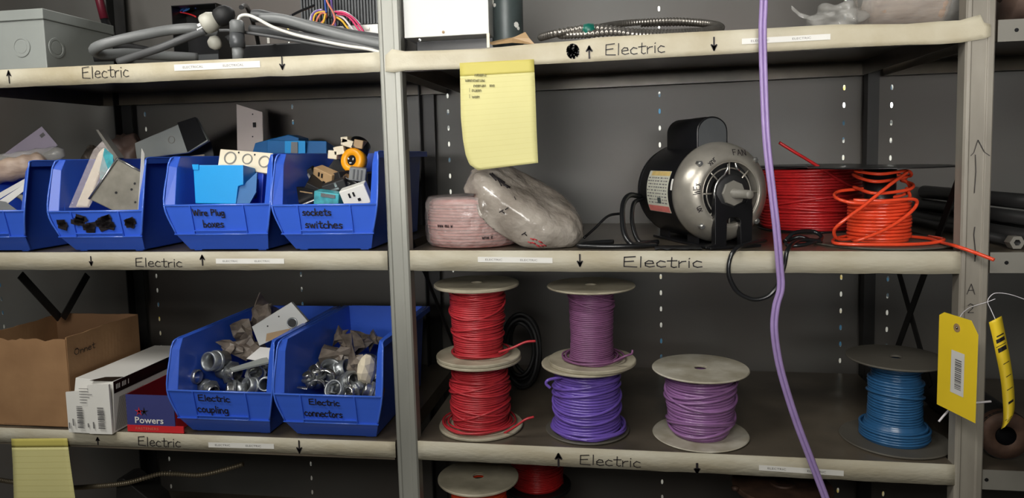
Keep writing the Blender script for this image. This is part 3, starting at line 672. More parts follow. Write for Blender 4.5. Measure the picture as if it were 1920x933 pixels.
# ================================================================== MOTOR
def motor():
    yv = .062; c = P(1363, 361, yv); xm = c.x; z0 = sz('M2', xm)+.0010; hz = c.z-z0; a = math.radians(24)
    root = thing('electric_motor', 'black and silver electric motor with nameplate, shaft and capacitor hump', 'motor', (xm, yv, z0)); root.rotation_euler = (0, 0, a)
    ax = (0, 1, 0); O = (0, 0, hz); Rm = .0975
    MB().lathe([(Rm-.006, .030), (Rm, .030), (Rm+.0005, .034), (Rm+.0005, .180), (Rm-.002, .187)], O, ax, 64).build('housing', 'black', root, world=False)
    MB().lathe([(Rm-.004, .183), (Rm+.0005, .185), (Rm-.004, .203), (Rm-.022, .220), (Rm-.055, .229), (0, .229)], O, ax, 64).build('rear_bell', 'black', root, world=False)
    MB().lathe([(.0605, .010), (.0605, -.013), (.0625, -.0155), (.069, -.0148), (.080, -.009), (.090, .002), (.0965, .016), (.0992, .030), (.0992, .036), (.095, .038)], O, ax, 72).build('end_bell', 'alu', root, world=False)
    MB().lathe([(0, .012), (.064, .012)], O, ax, 48).build('vent_backing', 'blackmatte', root, world=False)
    mb = MB()
    for k in range(8):
        t = k*PI/4+.0; d = V(math.cos(t), 0, math.sin(t)); p = V(0, -.008, hz)
        mb.tube([p+d*.030, p+d*.0625], .0018, 6)
    mb.tube([V(math.cos(t)*.048, -.006, hz+math.sin(t)*.048) for t in [i*2*PI/48 for i in range(48)]], .0015, 6, closed=True)
    mb.tube([V(math.cos(t)*.0605, -.013, hz+math.sin(t)*.0605) for t in [i*2*PI/48 for i in range(48)]], .0016, 6, closed=True)
    mb.build('vent_spokes', 'alu', root, world=False)
    # rubber ring and black cradle arm
    ro = (0, -.001, hz-.001)
    MB().lathe([(.014, -.008), (.033, -.008), (.036, -.005), (.036, .012), (.014, .012)], (0, -.013, hz), ax, 40).build('rubber_ring', 'blackmatte', root, world=False)
    mb = MB(); poly = [(-.040, .004), (-.040, -.02), (-.040, -.035), (-.040, -hz+.010), (-.060, -hz+.006), (-.060, -hz+.002), (-.016, -hz+.002), (-.014, -.052), (-.010, -.047), (.010, -.047), (.014, -.052), (.016, -hz+.002), (.052, -hz+.002), (.052, -hz+.006), (.040, -hz+.010), (.042, -.035), (.040, -.02), (.040, .004), (.026, -.018), (0, -.028), (-.026, -.018)]
    mb.prism(poly, (0, -.024, hz), (1, 0, 0), (0, 0, 1), (0, 1, 0), .014)
    mb.build('cradle_arm', 'black', root, world=False, bevel=.001)
    MB().box((0, .088, .0028), (.11, .24, .0050)).build('base_plate', 'black', root, world=False, bevel=.001)
    for q in ((-.045, .05), (.045, .05), (-.045, .17), (.045, .17)): MB().box((q[0], q[1], .016), (.004, .04, .022)).build('cradle_rib', 'black', root, world=False)
    # ring clamp
    mb = MB(); arc = [V(math.cos(t)*.0395, -.020, hz+math.sin(t)*.0395) for t in [math.radians(118+i*7) for i in range(14)]]
    arc = [V(-.010, -.020, hz+.056), V(-.011, -.020, hz+.046)]+arc
    mb.tube(arc, .0018, 6); mb.tube([V(.006, -.020, hz+.058), V(.008, -.020, hz+.048), V(.014, -.020, hz+.042)], .0022, 6)
    mb.build('ring_clamp', 'steel', root, world=False)
    MB().lathe([(0, -.026), (.0235, -.026), (.0245, -.024), (.0245, -.01)], (0, 0, hz), ax, 8, 0, False).build('hub_nut', 'lipgrey', root, world=False)
    mb = MB().lathe([(0, -.078), (.0072, -.078), (.0082, -.076), (.0082, -.034), (.0095, -.034), (.0095, -.01)], (0, 0, hz), ax, 20)
    mb.build('shaft', 'lipgrey', root, world=False)
    for t in (45, 135, 225, 315):
        d = V(math.cos(math.radians(t+2)), 0, math.sin(math.radians(t+2)))*.0845
        MB().lathe([(0, -.012), (.003, -.012), (.0035, -.008), (.0062, -.008), (.0062, .002)], V(d.x, 0, hz+d.z), ax, 6, 0, False).build('bolt', 'steel', root, world=False)
    # capacitor cover
    cz = hz+Rm+.004; w2 = .034; pl = [(-w2, -.028)]+[(-w2*math.cos(i*PI/16), .018+math.sin(i*PI/16)*.030) for i in range(17)]+[(w2, -.028)]
    mb = MB().prism(pl, (-.010, .036, cz), (1, 0, 0), (0, 0, 1), (0, 1, 0), .125, 0, True)
    mb.build('capacitor_cover', 'black', root, world=False, bevel=.0015)
    pi_ = [(p[0]*.90, p[1]*.93) for p in pl]
    part_label(MB().prism(pi_, (-.010, .0352, cz), (1, 0, 0), (0, 0, 1), (0, 1, 0), .001, 0).build('cover_face', 'finned', root, world=False), 'dark grey front face of the capacitor hump')
    # nameplate: curved band on the left flank
    def arcpt(t, y, r): return V(math.cos(t)*r, y, hz+math.sin(t)*r)
    def patch(mb, t0, t1, ya, yb, r, m, n=10):
        mb.grid([[arcpt(t0+(t1-t0)*i/n, ya, r), arcpt(t0+(t1-t0)*i/n, yb, r)] for i in range(n+1)], m)
    r = Rm+.0012; R_ = math.radians; mb = MB()
    patch(mb, R_(154), R_(204), .054, .148, r, 0)
    patch(mb, R_(154.5), R_(160), .056, .136, r+.0003, 1); patch(mb, R_(196), R_(203.5), .056, .146, r+.0003, 2)
    rn = random.Random(4)
    for i in range(9):
        t = R_(162+i*3.7); yy = .060
        while yy < .142:
            l = rn.uniform(.003, .010); patch(mb, t, t+R_(1.5), yy, min(.145, yy+l), r+.0003, 3, 2); yy += l+rn.uniform(.002, .006)
    patch(mb, R_(186), R_(193), .085, .100, r+.0004, 4, 3)
    mb.build('nameplate', ['plate', 'plateamber', 'platered', 'inkgrey', 'greencan'], root, world=False)
    mb = MB(); patch(mb, R_(163), R_(176), .036, .044, r, 0, 4); mb.build('sticker', 'label', root, world=False)
    # pen marks on the silver bell
    def rim(t, r_): 
        return V(math.cos(t)*r_, -.0168+max(0, (r_-.069))*.62, hz+math.sin(t)*r_)
    def rimwrite(text, tdeg, r0, hh, sx=1):
        t = R_(tdeg); er = V(math.cos(t), 0, math.sin(t)); et = V(math.sin(t), 0, -math.cos(t)); mb = MB()
        o = rim(t, r0)+V(0, -.0006, 0); write(mb, text, o, et, (er+V(0, .62, 0)).normalized(), hh, .0015, 0, sx); mb.build('marker_writing', 'ink', root, world=False)
    rimwrite('FAN', 86, .073, .013, 1.1)
    rimwrite('xnr', 130, .070, .012, 1.1); rimwrite('WEx', 180, .068, .013, .8); rimwrite('xn', 207, .070, .013, 1)
    return root, hz
mot, mhz = motor()
def cord(pts, r, parent, name='power_cord', mt='blackcable', sides=8, n=10): return MB().tube(cr(pe(pts, 0), n), r, sides).build(name, mt, parent)
def lbuild(mb, name, mt, root, **k):
    """world-space mesh under a root that may be rotated"""
    inv = (Matrix.Translation(root.location) @ root.rotation_euler.to_matrix().to_4x4()).inverted()
    mb.v = [inv @ p for p in mb.v]; return mb.build(name, mt, root, world=False, **k)
def ptube(pts, r, sides=8, n=10, key='M2'):
    q = cr(pe(pts, 0, key, r), n)
    for p in q:
        if -.004 < p.y: p.z = max(p.z, sz(key, p.x)+r+.0008)
    return MB().tube(q, r, sides)
# motor cords
for pts, r in (([(1200, 368, .17), (1180, 366, .13), (1168, 385, .10), (1169, 430, .06), (1182, 456, .04), (1200, 462, .05), (1232, 464, .08)], .0056),
               ([(1205, 372, .18), (1188, 382, .14), (1186, 420, .11), (1200, 455, .09), (1235, 462, .10)], .0046),
               ([(1232, 463, .05), (1190, 462, .03), (1140, 466, .025), (1100, 467, .03), (1085, 462, .04), (1110, 458, .08), (1150, 462, .10)], .0048),
               ([(1165, 400, .24), (1140, 405, .22), (1115, 428, .20), (1095, 452, .18)], .0030),
               ([(1435, 450, .06), (1405, 456, .02), (1378, 468, -.010), (1367, 492, -.016), (1368, 520, -.018), (1384, 548, -.018), (1412, 561, -.017), (1440, 555, -.016), (1458, 535, -.015), (1470, 500, -.015), (1478, 466, -.010), (1500, 450, .03), (1540, 452, .05)], .0042)):
    lbuild(ptube(pts, r), 'power_cord', 'blackcable', mot)
t = thing('cord_bundle', 'black cord coiled on the shelf between the motor and the red spools', 'cord', P(1490, 455, .06))
for pts in ([(1472, 452, .05), (1490, 436, .06), (1525, 434, .08), (1540, 446, .06), (1510, 458, .03), (1480, 460, .03), (1474, 456, .05)], [(1470, 460, .11), (1480, 450, .12), (1500, 444, .12), (1530, 455, .10)]):
    ptube(pts, .004).build('cord_loop', 'blackcable', t)
t = thing('rubber_mat', 'ragged black rubber sheet lying under the motor', 'mat', (mot.location.x, .08, sz('M2', mot.location.x)))
# (the sheet lies just in front of and beside the base)
rows = []
for i in range(9):
    xx = P(1228+i*11, 466, .02).x; rows.append([V(xx, .012+.006*math.sin(i*2.1), sz('M2', xx)+.0016+.002*abs(math.sin(i*1.7))), V(xx, .055, sz('M2', xx)+.004)])
MB().grid(rows).build('sheet', 'blackmatte', t, solid=.001)
# ---------------------------------------------------------------- pink wire coil and wrapped bundle
yc = .116; c = P(890, 440, yc); z0 = sz('M2', c.x)+.0016; zt = P(885, 366, yc).z
t = thing('wire_coil', 'coil of faded red wire in clear wrap next to the middle post', 'wire coil', (c.x, yc, z0))
Rp = .099; mb = MB(); helix(mb, [(0, Rp-.006), (.5, Rp-.002), (1, Rp-.008)], .004, zt-z0-.006, .0062, .0033, random.Random(31), wob=.0012, tilt=.002)
mb.build('wire_winding', 'pinkwire', t, world=False)
rows = []
for j, (rr, zz) in enumerate([(.030, .0012), (Rp-.003, .0012), (Rp+.004, .010), (Rp+.005, .03), (Rp+.005, .06), (Rp+.005, zt-z0-.012), (Rp-.002, zt-z0), (.04, zt-z0+.001)]):
    rows.append([V((rr+noise.noise(V(math.cos(a)*4, math.sin(a)*4, zz*40))*.0035)*math.cos(a), (rr+noise.noise(V(math.cos(a)*4, math.sin(a)*4, zz*40))*.0035)*math.sin(a), zz) for a in [2*PI*k/48 for k in range(49)]])
MB().grid(rows).build('plastic_wrap', 'film', t, world=False)
mb = MB(); Rq = Rp+.0062
for (u, v, hh, txt) in ((822, 425, 10, 'www mu w'), (902, 447, 8, 'wnw e')):
    p = P(u, v, .03); a0 = math.atan2(p.y-yc, p.x-c.x); x = 0
    for ch in txt:
        adv, ls = G[ch]; a = a0+x*.0085/Rq; er = V(math.cos(a), math.sin(a), 0); et = V(-math.sin(a), math.cos(a), 0)
        strokes(mb, [[(q[0]*.008, q[1]*.008) for q in l] for l in ls], V(c.x, yc, p.z)+er*Rq, et, V(0, 0, 1), .0012); x += adv
mb.build('marker_writing', 'ink', t)
# tilted bundle, a fat disc on its side leaning on the coil
cw = P(981, 390, .085); t = thing('wrapped_cable_bundle', 'grey white cable bundle in clear stretch film leaning on the faded red coil', 'cable bundle', (cw.x, cw.y, sz('M2', cw.x)))
la = math.radians(-33); e1 = V(math.cos(la), -.10, math.sin(la)).normalized(); e3 = V(-math.sin(la), -.42, math.cos(la)); e3 = (e3-e1*e3.dot(e1)).normalized(); e2 = e3.cross(e1)
rows = []; NA, NB = 72, 24
for j in range(NB+1):
    ph = -PI/2+PI*j/NB; cp, sp = math.cos(ph), math.sin(ph)
    rr = (abs(cp)**.38); zz = math.copysign(abs(sp)**.75, sp)
    row = []
    for k in range(NA+1):
        a = 2*PI*k/NA; q = V(math.cos(a)*rr, math.sin(a)*rr, zz)
        dent = .0 if abs(zz) < .5 else 0
        d = 1+.06*noise.noise(V(q.x*1.1, q.y*6, zz*5))*(abs(zz)*.8+.2)+.035*noise.noise(V(math.cos(a)*2.2, math.sin(a)*2.2, zz*1.5))+.02*noise.noise(V(math.cos(a)*9, math.sin(a)*9, zz*4))
        row.append(cw+e1*(q.x*.134*d)+e2*(q.y*.085*d)+e3*(q.z*.047*(1+.10*noise.noise(q*3))*(1-.12*(1-rr))))
    rows.append(row)
zs_ = min(p.z for r in rows for p in r); dz = sz('M2', cw.x)+.0012-zs_
for r in rows:
    for p in r:
        dx, dy = p.x-c.x, p.y-yc; dd_ = math.hypot(dx, dy); Rr = Rp+.012
        if dd_ < Rr and p.z < zt+.008:
            if zt+.008-p.z < Rr-dd_ or dd_ < .05: p.z = zt+.008+(p.z-zt)*.03
            else: p.x = c.x+dx/dd_*Rr; p.y = yc+dy/dd_*Rr
        p.z = max(p.z, sz('M2', p.x)+.0015)
MB().grid(rows).build('wrapped_coil', 'filmthick', t)
mb = MB()
for i in range(9):
    u0, v0 = 912+i*4.6, 322+i*5.0; mb.tube([P(u0, v0, .022), P(u0+13, v0+5, .022)], .0026, 5)
mb2 = MB()
def surfp(u, v):
    """first hit on the bundle surface along the pixel ray"""
    best = None; o = cC; d = ray(u, v).normalized()
    for r0, r1 in zip(rows[:-1], rows[1:]):
        for k in range(NA):
            from mathutils.geometry import intersect_ray_tri as irt
            for tri in ((r0[k], r0[k+1], r1[k+1]), (r0[k], r1[k+1], r1[k])):
                h = irt(tri[0], tri[1], tri[2], d, o, True)
                if h is not None and (best is None or (h-o).length < (best-o).length): best = h
    return best
mb = MB()
def smear(u, v, du, dv, wd):
    p, q = surfp(u, v), surfp(u+du, v+dv)
    if p and q: p = p-ray(u, v)*.002; q = q-ray(u, v)*.002; mb.tube([p, q], wd, 5, flat=.3)
for (u, v, du, dv) in ((918, 326, 12, 12), (922, 325, 16, 16), (930, 333, 16, 10), (936, 338, 16, 14), (944, 346, 12, 6), (932, 334, 8, 14)): smear(u, v, du, dv, .003)
for (u, v, du, dv) in ((936, 398, 8, -5), (940, 395, 6, 5), (947, 393, 6, -4), (978, 440, 8, -5), (983, 437, 5, 5), (964, 368, 3, 6)): smear(u, v, du, dv, .0011)
mb.build('marker_writing', 'ink', t)
mb = MB()
for i in range(14):
    u, v = 993+i*2.3+random.uniform(-4, 4), 447+i*1.2+random.uniform(-6, 6)
    p = surfp(u, v); q = surfp(u+7, v+3)
    if p and q: mb.tube([p-ray(u, v)*.0015, q-ray(u, v)*.0015], .0012, 5, flat=.3)
mb.build('red_print', 'wred', t)
# ---------------------------------------------------------------- yellow notes
def note(left, right, Y, wob, nm, label, rowsn, bandfrac, wr=None):
    t = thing('paper_note', label, 'note', P((left[0][0]+right[0][0])/2, left[0][1], Y), 'yellow paper notes stuck to the shelf edges')
    def at_(lst, v):
        for a, b in zip(lst[:-1], lst[1:]):
            if a[1] <= v <= b[1]: return a[0]+(b[0]-a[0])*(v-a[1])/(b[1]-a[1])
        return lst[-1][0]
    rows = []; v0L, v1L = left[0][1], left[-1][1]; v0R, v1R = right[0][1], right[-1][1]
    N = rowsn
    for i in range(N+1):
        f = i/N; r = []
        for j in range(13):
            g = j/12; vl = v0L+(v1L-v0L)*f; vr = v0R+(v1R-v0R)*f; ul, ur = at_(left, vl), at_(right, vr)
            u = ul+(ur-ul)*g; v = vl+(vr-vl)*g
            r.append(P(u, v, Y+wob(f, g)))
        rows.append(r)
    k = int(N*bandfrac)
    MB().grid(rows[:k+1]).build('adhesive_band', 'notetop', t, solid=.0003)
    MB().grid(rows[k:]).build('sheet', 'note', t, solid=.0003)
    mb = MB()
    for i in range(k+1, N, 1):
        if i % 2: continue
        mb.add([q+V(0, -.0004, 0) for q in rows[i]]+[q+V(0, -.0004, .0005) for q in rows[i]], [(j, j+1, 13+j+1, 13+j) for j in range(12)])
    mb.build('ruled_lines', 'noteline', t)
    if wr:
        mb = MB()
        for (tx, u, v, h, sx) in wr: write(mb, tx, P(u, v, Y-.004), V(1, 0, -.03), V(0, 0, 1), h*.001, .0010, 0, sx)
        mb.build('pencil_writing', 'pencil', t)
note([(862, 118), (863, 160), (864, 220), (868, 262), (873, 290), (880, 308), (896, 319)], [(1001, 111), (1003, 150), (1006, 240), (1009, 305)], -.0085,
     lambda f, g: -.004*math.sin(f*5.5)*f+(.02*max(0, f-.75)*(1-g))-(.0035*max(0, f)), '', 'yellow lined paper note stuck to the top shelf edge, right of the middle post', 40, .14,
     [('nmenu', 890, 143, 7, 1.2), ('wmnewnuw', 872, 153, 7, 1.2), ('nemum  me', 888, 163, 7, 1.2), ('l nuem', 880, 172, 7, 1.2), ('l wem', 880, 184, 7, 1.2)])
note([(21, 822), (24, 870), (26, 933), (28, 1010)], [(126, 821), (132, 870), (141, 933), (150, 1010)], -.0085,
     lambda f, g: -.003*math.sin(f*5)*f-.003*f, '', 'yellow paper note stuck to the bottom left shelf edge under the cardboard box', 34, .10)
# ---------------------------------------------------------------- hanging violet cable
pts = [(1440, -260, -.034), (1434, -120, -.034), (1432, 0, -.034), (1430, 60, -.034), (1432, 150, -.034), (1437, 260, -.034), (1448, 360, -.034), (1456, 430, -.034), (1462, 500, -.032), (1464, 540, -.030), (1455, 575, -.030), (1452, 620, -.032), (1463, 690, -.034), (1490, 780, -.040), (1520, 860, -.046), (1548, 933, -.052), (1575, 1010, -.058)]
base = cr(pe(pts, 0), 8); base = [V(base[0].x, base[0].y, 1.0)]+base+[base[-1]+V(.03, -.01, -.25), V(base[-1].x+.05, -.12, -1.296)]
t = thing('violet_cable', 'flat violet two strand cable hanging down in front of the shelves', 'cable', (base[-1].x, base[-1].y, -1.30))
for s, rr in ((-1, .0038), (1, .0038)):
    MB().tube([p+V(s*.0034, 0, 0) for p in base], rr, 8).build('cable_strand', 'violet', t)
# ---------------------------------------------------------------- yellow tags
p1 = P(1757, 757, -.030); p2 = PZ(1829, 793, p1.z); t1 = P(1757, 590, -.030).z; T1 = P(1768, 575, -.033)
ex = (p2-p1); Wt = ex.length; ex.normalize(); H1 = t1-p1.z; H2 = PXX(1829, 625, p2.x).z-p2.z; Hc = max(H1, H2)+.012
tg = thing('paper_tag', 'large yellow card tag with barcode label hanging on the right post', 'tag', (p1.x, p1.y, p1.z))
en = ex.cross(V(0, 0, 1)); 
if en.dot(cC-p1) < 0: en = -en
hm = (H1+H2)/2
poly = [(0, 0), (Wt, 0), (Wt, H2), (Wt-.016, hm+.014), (.012, hm+.014), (0, H1)]
MB().prism(poly, p1, ex, V(0, 0, 1), en, .0006).build('tag_card', 'yellow', tg)
mb = MB(); o = p1+en*.0012; a, b = Wt*.36, Wt*.70; mb.add([o+ex*a+V(0, 0, hm*.22), o+ex*b+V(0, 0, hm*.22), o+ex*b+V(0, 0, hm*.70), o+ex*a+V(0, 0, hm*.70)], [(0, 1, 2, 3)], 0)
o = p1+en*.0016; z = hm*.28; rn = random.Random(3)
while z < hm*.62:
    h = rn.uniform(.0008, .0028); mb.add([o+ex*(a+.010)+V(0, 0, z), o+ex*(b-.006)+V(0, 0, z), o+ex*(b-.006)+V(0, 0, z+h), o+ex*(a+.010)+V(0, 0, z+h)], [(0, 1, 2, 3)], 1); z += h+rn.uniform(.0008, .002)
mb.build('barcode_label', ['label', 'inkgrey'], tg)
hp = p1+ex*(Wt*.48)+V(0, 0, hm-.006)+en*.0006
MB().lathe([(.0028, 0), (.0075, 0), (.0075, .0008), (.0028, .0008)], hp, en, 20, 0, False).build('eyelet_patch', 'tan', tg)
MB().lathe([(0, .0002), (.0028, .0002)], hp, en, 12).build('eyelet_hole', 'black', tg)
MB().tube(cr([hp+en*.001, P(1801, 592, -.055), P(1815, 578, -.03), P(1830, 572, -.012), P(1850, 566, -.008), P(1866, 560, -.008)], 8), .0007, 6).build('tag_wire', 'whw', tg)
MB().tube(cr([P(1760, 790, -.02), P(1772, 776, -.018), P(1785, 765, -.012), P(1812, 757, -.008), P(1846, 753, -.008), P(1858, 752, -.007)], 8), .0020, 6).build('tag_twine', 'whw', tg)
t = thing('striped_tag', 'narrow curled yellow tag with black bars right of the right post', 'tag', P(1870, 600, -.02))
mid = [(1866, 598), (1873, 630), (1880, 665), (1887, 705), (1891, 745), (1891, 780), (1884, 800)]; rows = []; wd = [12, 11.5, 11.5, 11, 11, 10, 7]
mm = cr([V(a, b, 0) for a, b in mid], 6); ww = cr([V(a, 0, 0) for a in wd], 6)
for i, (p, w_) in enumerate(zip(mm, ww)):
    f = i/(len(mm)-1); rows.append([P(p.x-w_.x, p.y+6*(1-f)+4*f, -.02-.03*f*f), P(p.x, p.y, -.024-.03*f*f), P(p.x+w_.x, p.y-6*(1-f)-8*f, -.018-.03*f*f)])
MB().grid(rows).build('tag_card', 'yellow', t, solid=.0005)
mb = MB(); L_ = len(rows)-1
def bar(f, h, g0=.12, g1=.88, m=0):
    i = int(f*L_); r0, r1 = rows[i], rows[min(L_, i+1)]; g = f*L_-i
    def pt(ff, gg):
        i = min(L_-1, int(ff*L_)); q = ff*L_-i; a = rows[i][0].lerp(rows[i+1][0], q); b = rows[i][2].lerp(rows[i+1][2], q); c_ = rows[i][1].lerp(rows[i+1][1], q)
        return (a.lerp(c_, gg*2) if gg < .5 else c_.lerp(b, gg*2-1))+V(0, -.0009, 0)
    mb.add([pt(f, g0), pt(f, .5), pt(f, g1), pt(f+h, g1), pt(f+h, .5), pt(f+h, g0)], [(0, 1, 2, 3, 4, 5)], m)
for f, h, g0 in ((.155, .012, .3), (.185, .035, .2), (.245, .006, .1), (.265, .038, .2), (.86, .012, .2), (.89, .016, .2), (.70, .02, .45), (.40, .006, .4), (.5, .006, .45), (.6, .006, .4)): bar(f, h, g0)
mb.build('printed_bars', 'ink', t)
MB().tube(cr([rows[0][1], P(1858, 580, -.012), P(1852, 566, -.012), P(1856, 556, -.012), P(1868, 549, -.012), P(1895, 552, -.01), P(1930, 564, -.005)], 8), .0007, 6).build('tag_wire', 'whw', t)
# ---------------------------------------------------------------- cardboard box, white carton, navy box
c0 = P(122, 637, .012); zsl = sz('L3', -.75)+.0035; x1 = c0.x; x0 = P(106, 587, .25).x; dd = .235; zt = c0.z
t = thing('cardboard_box', 'open brown cardboard box with torn top edge at the left', 'box', ((x0+x1)/2, .012, sz('L3', -.8)))
th = .003
def wallz(x, y): return zt+.008*noise.noise(V(x*18, y*18, 0))
def cwall(xa, ya, xb, yb, nx, ny, mt, name, rag=1.0, n=22, dz=0):
    top = []; bot = []
    rows = [[], [], []]
    for i in range(n+1):
        f = i/n; x, y = xa+(xb-xa)*f, ya+(yb-ya)*f; z = zt+dz+rag*.006*noise.noise(V(x*25, y*25, 5))+rag*.0025*noise.noise(V(x*120, y*120, 5))
        for k, g in enumerate((0, .5, 1)): rows[k].append(V(x+nx*.003*noise.noise(V(x*9, y*9, g)), y+ny*.004*noise.noise(V(x*9, y*9, g*3)), zsl+(z-zsl)*g))
    MB().grid(rows, 0, False).build(name, mt, t, solid=th)
cwall(x0, .014, x1, .014, 0, 1, 'brown', 'front_panel', 1.4, dz=-.002)
cwall(x1, .014, x1, .014+dd, 1, 0, 'brown', 'side_panel', .6, dz=.004)
cwall(x0, .014, x0, .014+dd, 1, 0, 'brown', 'side_panel', .6)
cwall(x0, .014+dd, x1, .014+dd, 0, 1, 'browndark', 'back_panel', .3, dz=.004)
MB().box(((x0+x1)/2, .014+dd/2, zsl), (x1-x0, dd, .004)).build('bottom_panel', 'browndark', t)
mb = MB(); q = P(132, 668, .014); oo = V(x1+.0045, .03, PXX(134, 668, x1+.0045).z)
write(mb, 'Onnet', oo, V(0, 1, 0), V(0, .05, 1), .014, .0016, 0, 1.7); mb.build('marker_writing', 'ink', t)
# white carton
a = P(122, 716, -.014); b = P(202, 716, -.014); zc = P(160, 717, -.014).z; zb = sz('L3', a.x+.1)+.0022
p = P(235, 718, .015); ang = math.radians(-14)
t = thing('white_carton', 'long white carton with barcodes on its torn end flap', 'carton', (a.x, -.014, zb))
wc = b.x-a.x+.003; hc = zc-zb; Lc = .30; ex = V(math.cos(ang), 0, 0).normalized(); ex = V(1, 0, 0); ey = V(0, 1, 0); o = V(a.x, -.014, zb)
def cp(x, y, z): return o+ex*x+ey*y+V(0, 0, z)
MB().hexa([cp(0, .004, 0), cp(wc, .004, 0), cp(wc, Lc, 0), cp(0, Lc, 0), cp(0, .030, hc), cp(wc, .012, hc), cp(wc, Lc, hc), cp(0, Lc, hc)]).build('carton_body', 'whitecard', t, bevel=.0008)
mb = MB(); mb.hexa([cp(-.001, 0, 0), cp(wc*.52, -.002, -.0), cp(wc*.52, .002, -.0), cp(-.001, .003, 0), cp(-.001, .0, hc*.80), cp(wc*.55, -.003, hc*.86), cp(wc*.55, .001, hc*.86), cp(-.001, .003, hc*.80)])
mb.build('end_flap', 'whitecard', t)
mb = MB(); mb.hexa([cp(wc*.50, -.004, 0), cp(wc*1.0, -.002, 0), cp(wc*1.0, .003, 0), cp(wc*.50, .0, 0), cp(wc*.54, -.006, hc*.96), cp(wc*1.0, -.002, hc*.98), cp(wc*1.0, .003, hc*.98), cp(wc*.54, .0, hc*.96)])
mb.build('end_flap', 'whitecard', t)
mb = MB()
mb.add([cp(wc*.45, .013, hc+.0006), cp(wc*.98, .012, hc+.0006), cp(wc*1.0, .045, hc+.0006), cp(wc*.62, .040, hc+.0006)], [(0, 1, 2, 3)])
mb.build('torn_opening', 'black', t)
mb = MB(); yw = -.0072
def onf(x0_, x1_, z0_, z1_, m=0): mb.add([cp(wc*x0_, yw, hc*z0_), cp(wc*x1_, yw, hc*z0_), cp(wc*x1_, yw, hc*z1_), cp(wc*x0_, yw, hc*z1_)], [(0, 1, 2, 3)], m)
rn = random.Random(9)
for (xa, xb) in ((.27, .40), (.74, .88)):
    z = .12
    while z < .55: h = rn.uniform(.01, .035); onf(xa, xb, z, z+h); z += h+rn.uniform(.008, .02)
for i in range(6): onf(.36, .36+rn.uniform(.15, .3), .62+i*.055, .632+i*.055)
for (xa, z0_, z1_) in ((.07, .1, .22), (.16, .16, .3), (.50, .14, .22), (.62, .12, .25)): onf(xa, xa+.025, z0_, z1_)
mb.build('printed_text', 'inkgrey', t)
mb = MB(); Z = lambda f: hc*f
xr = wc+.0006
mb.add([cp(xr, .012, Z(.76)), cp(xr, Lc-.02, Z(.76)), cp(xr, Lc-.02, Z(.995)), cp(xr, .012, Z(.995))], [(0, 1, 2, 3)], 0)
printed(mb, 'DOTTIE', cp(xr+.0005, .018, Z(.835)), ey, V(0, 0, 1), hc*.10, 1, 1.5) if False else None
for i in range(26):
    y = .018+i*.0105/2.2; mb.add([cp(xr+.0005, y, Z(.835)), cp(xr+.0005, y+.003, Z(.835)), cp(xr+.0005, y+.0038, Z(.93)), cp(xr+.0005, y+.0010, Z(.93))], [(0, 1, 2, 3)], 1) if i < 9 and i % 4 != 3 else None
for i in range(34):
    y = .008+i*.0024
    mb.add([cp(xr, y, Z(.04)), cp(xr, y+.0009, Z(.04)), cp(xr, y+.020, Z(.66)), cp(xr, y+.0191, Z(.66))], [(0, 1, 2, 3)], 2)
mb.build('printed_stripe', ['black', 'whitecard', 'inkgrey'], t)
# navy box
a = P(235, 739, .004); b = P(346, 740, .004); zb = sz('L3', a.x+.12)+.0015; hn = a.z-zb; wn = b.x-a.x
t = thing('parts_box', 'open navy box with red base stripe and white lettering beside the white carton', 'box', (a.x, .004, zb)); o = V(a.x, .004, zb); dn = .22; ey = V(0, 1, 0); wn = -.5225-a.x
def np_(x, y, z): return o+V(1, 0, 0)*x+ey*y+V(0, 0, z)
def quadbox(x0, x1, y0, y1, z0, z1): return [np_(x0, y0, z0), np_(x1, y0, z0), np_(x1, y1, z0), np_(x0, y1, z0), np_(x0, y0, z1), np_(x1, y0, z1), np_(x1, y1, z1), np_(x0, y1, z1)]
MB().hexa(quadbox(0, wn, 0, .002, hn*.18, hn)).build('front_panel', 'navy', t)
MB().hexa(quadbox(-.0004, wn+.020, -.0006, .0026, 0, hn*.18)).build('base_stripe', 'redcard', t)
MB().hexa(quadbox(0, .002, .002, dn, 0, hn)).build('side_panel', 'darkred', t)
MB().hexa(quadbox(wn-.002, wn, .002, dn, 0, hn)).build('side_panel', 'redcard', t)
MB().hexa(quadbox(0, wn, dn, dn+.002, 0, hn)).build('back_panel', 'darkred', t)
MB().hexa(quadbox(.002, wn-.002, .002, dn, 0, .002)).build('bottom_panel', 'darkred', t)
mb = MB(); printed(mb, 'Powers', np_(wn*.16, -.001, hn*.24), V(1, 0, 0), V(0, 0, 1), hn*.17, 0, 1.15, .015); printed(mb, 'FASTENERS', np_(wn*.17, -.0012, hn*.06), V(1, 0, 0), V(0, 0, 1), hn*.07, 1, 1.35)
mb.build('lettering', ['label', 'copperw'], t)
mb = MB(); cc = np_(wn*.27, -.001, hn*.55)
for k in range(5):
    an = k*2*PI/5+.3; d = V(math.cos(an), 0, math.sin(an)); n = V(-d.z, 0, d.x)
    mb.add([cc-n*.0025, cc+d*.011, cc+n*.0025], [(0, 1, 2)], 0)
    mb.add([cc+V(.012, 0, 0)-n*.0022, cc+V(.012, 0, 0)+d*.011, cc+V(.012, 0, 0)+n*.0022], [(0, 1, 2)], 1)
mb.build('star_mark', ['redcard', 'ink'], t)
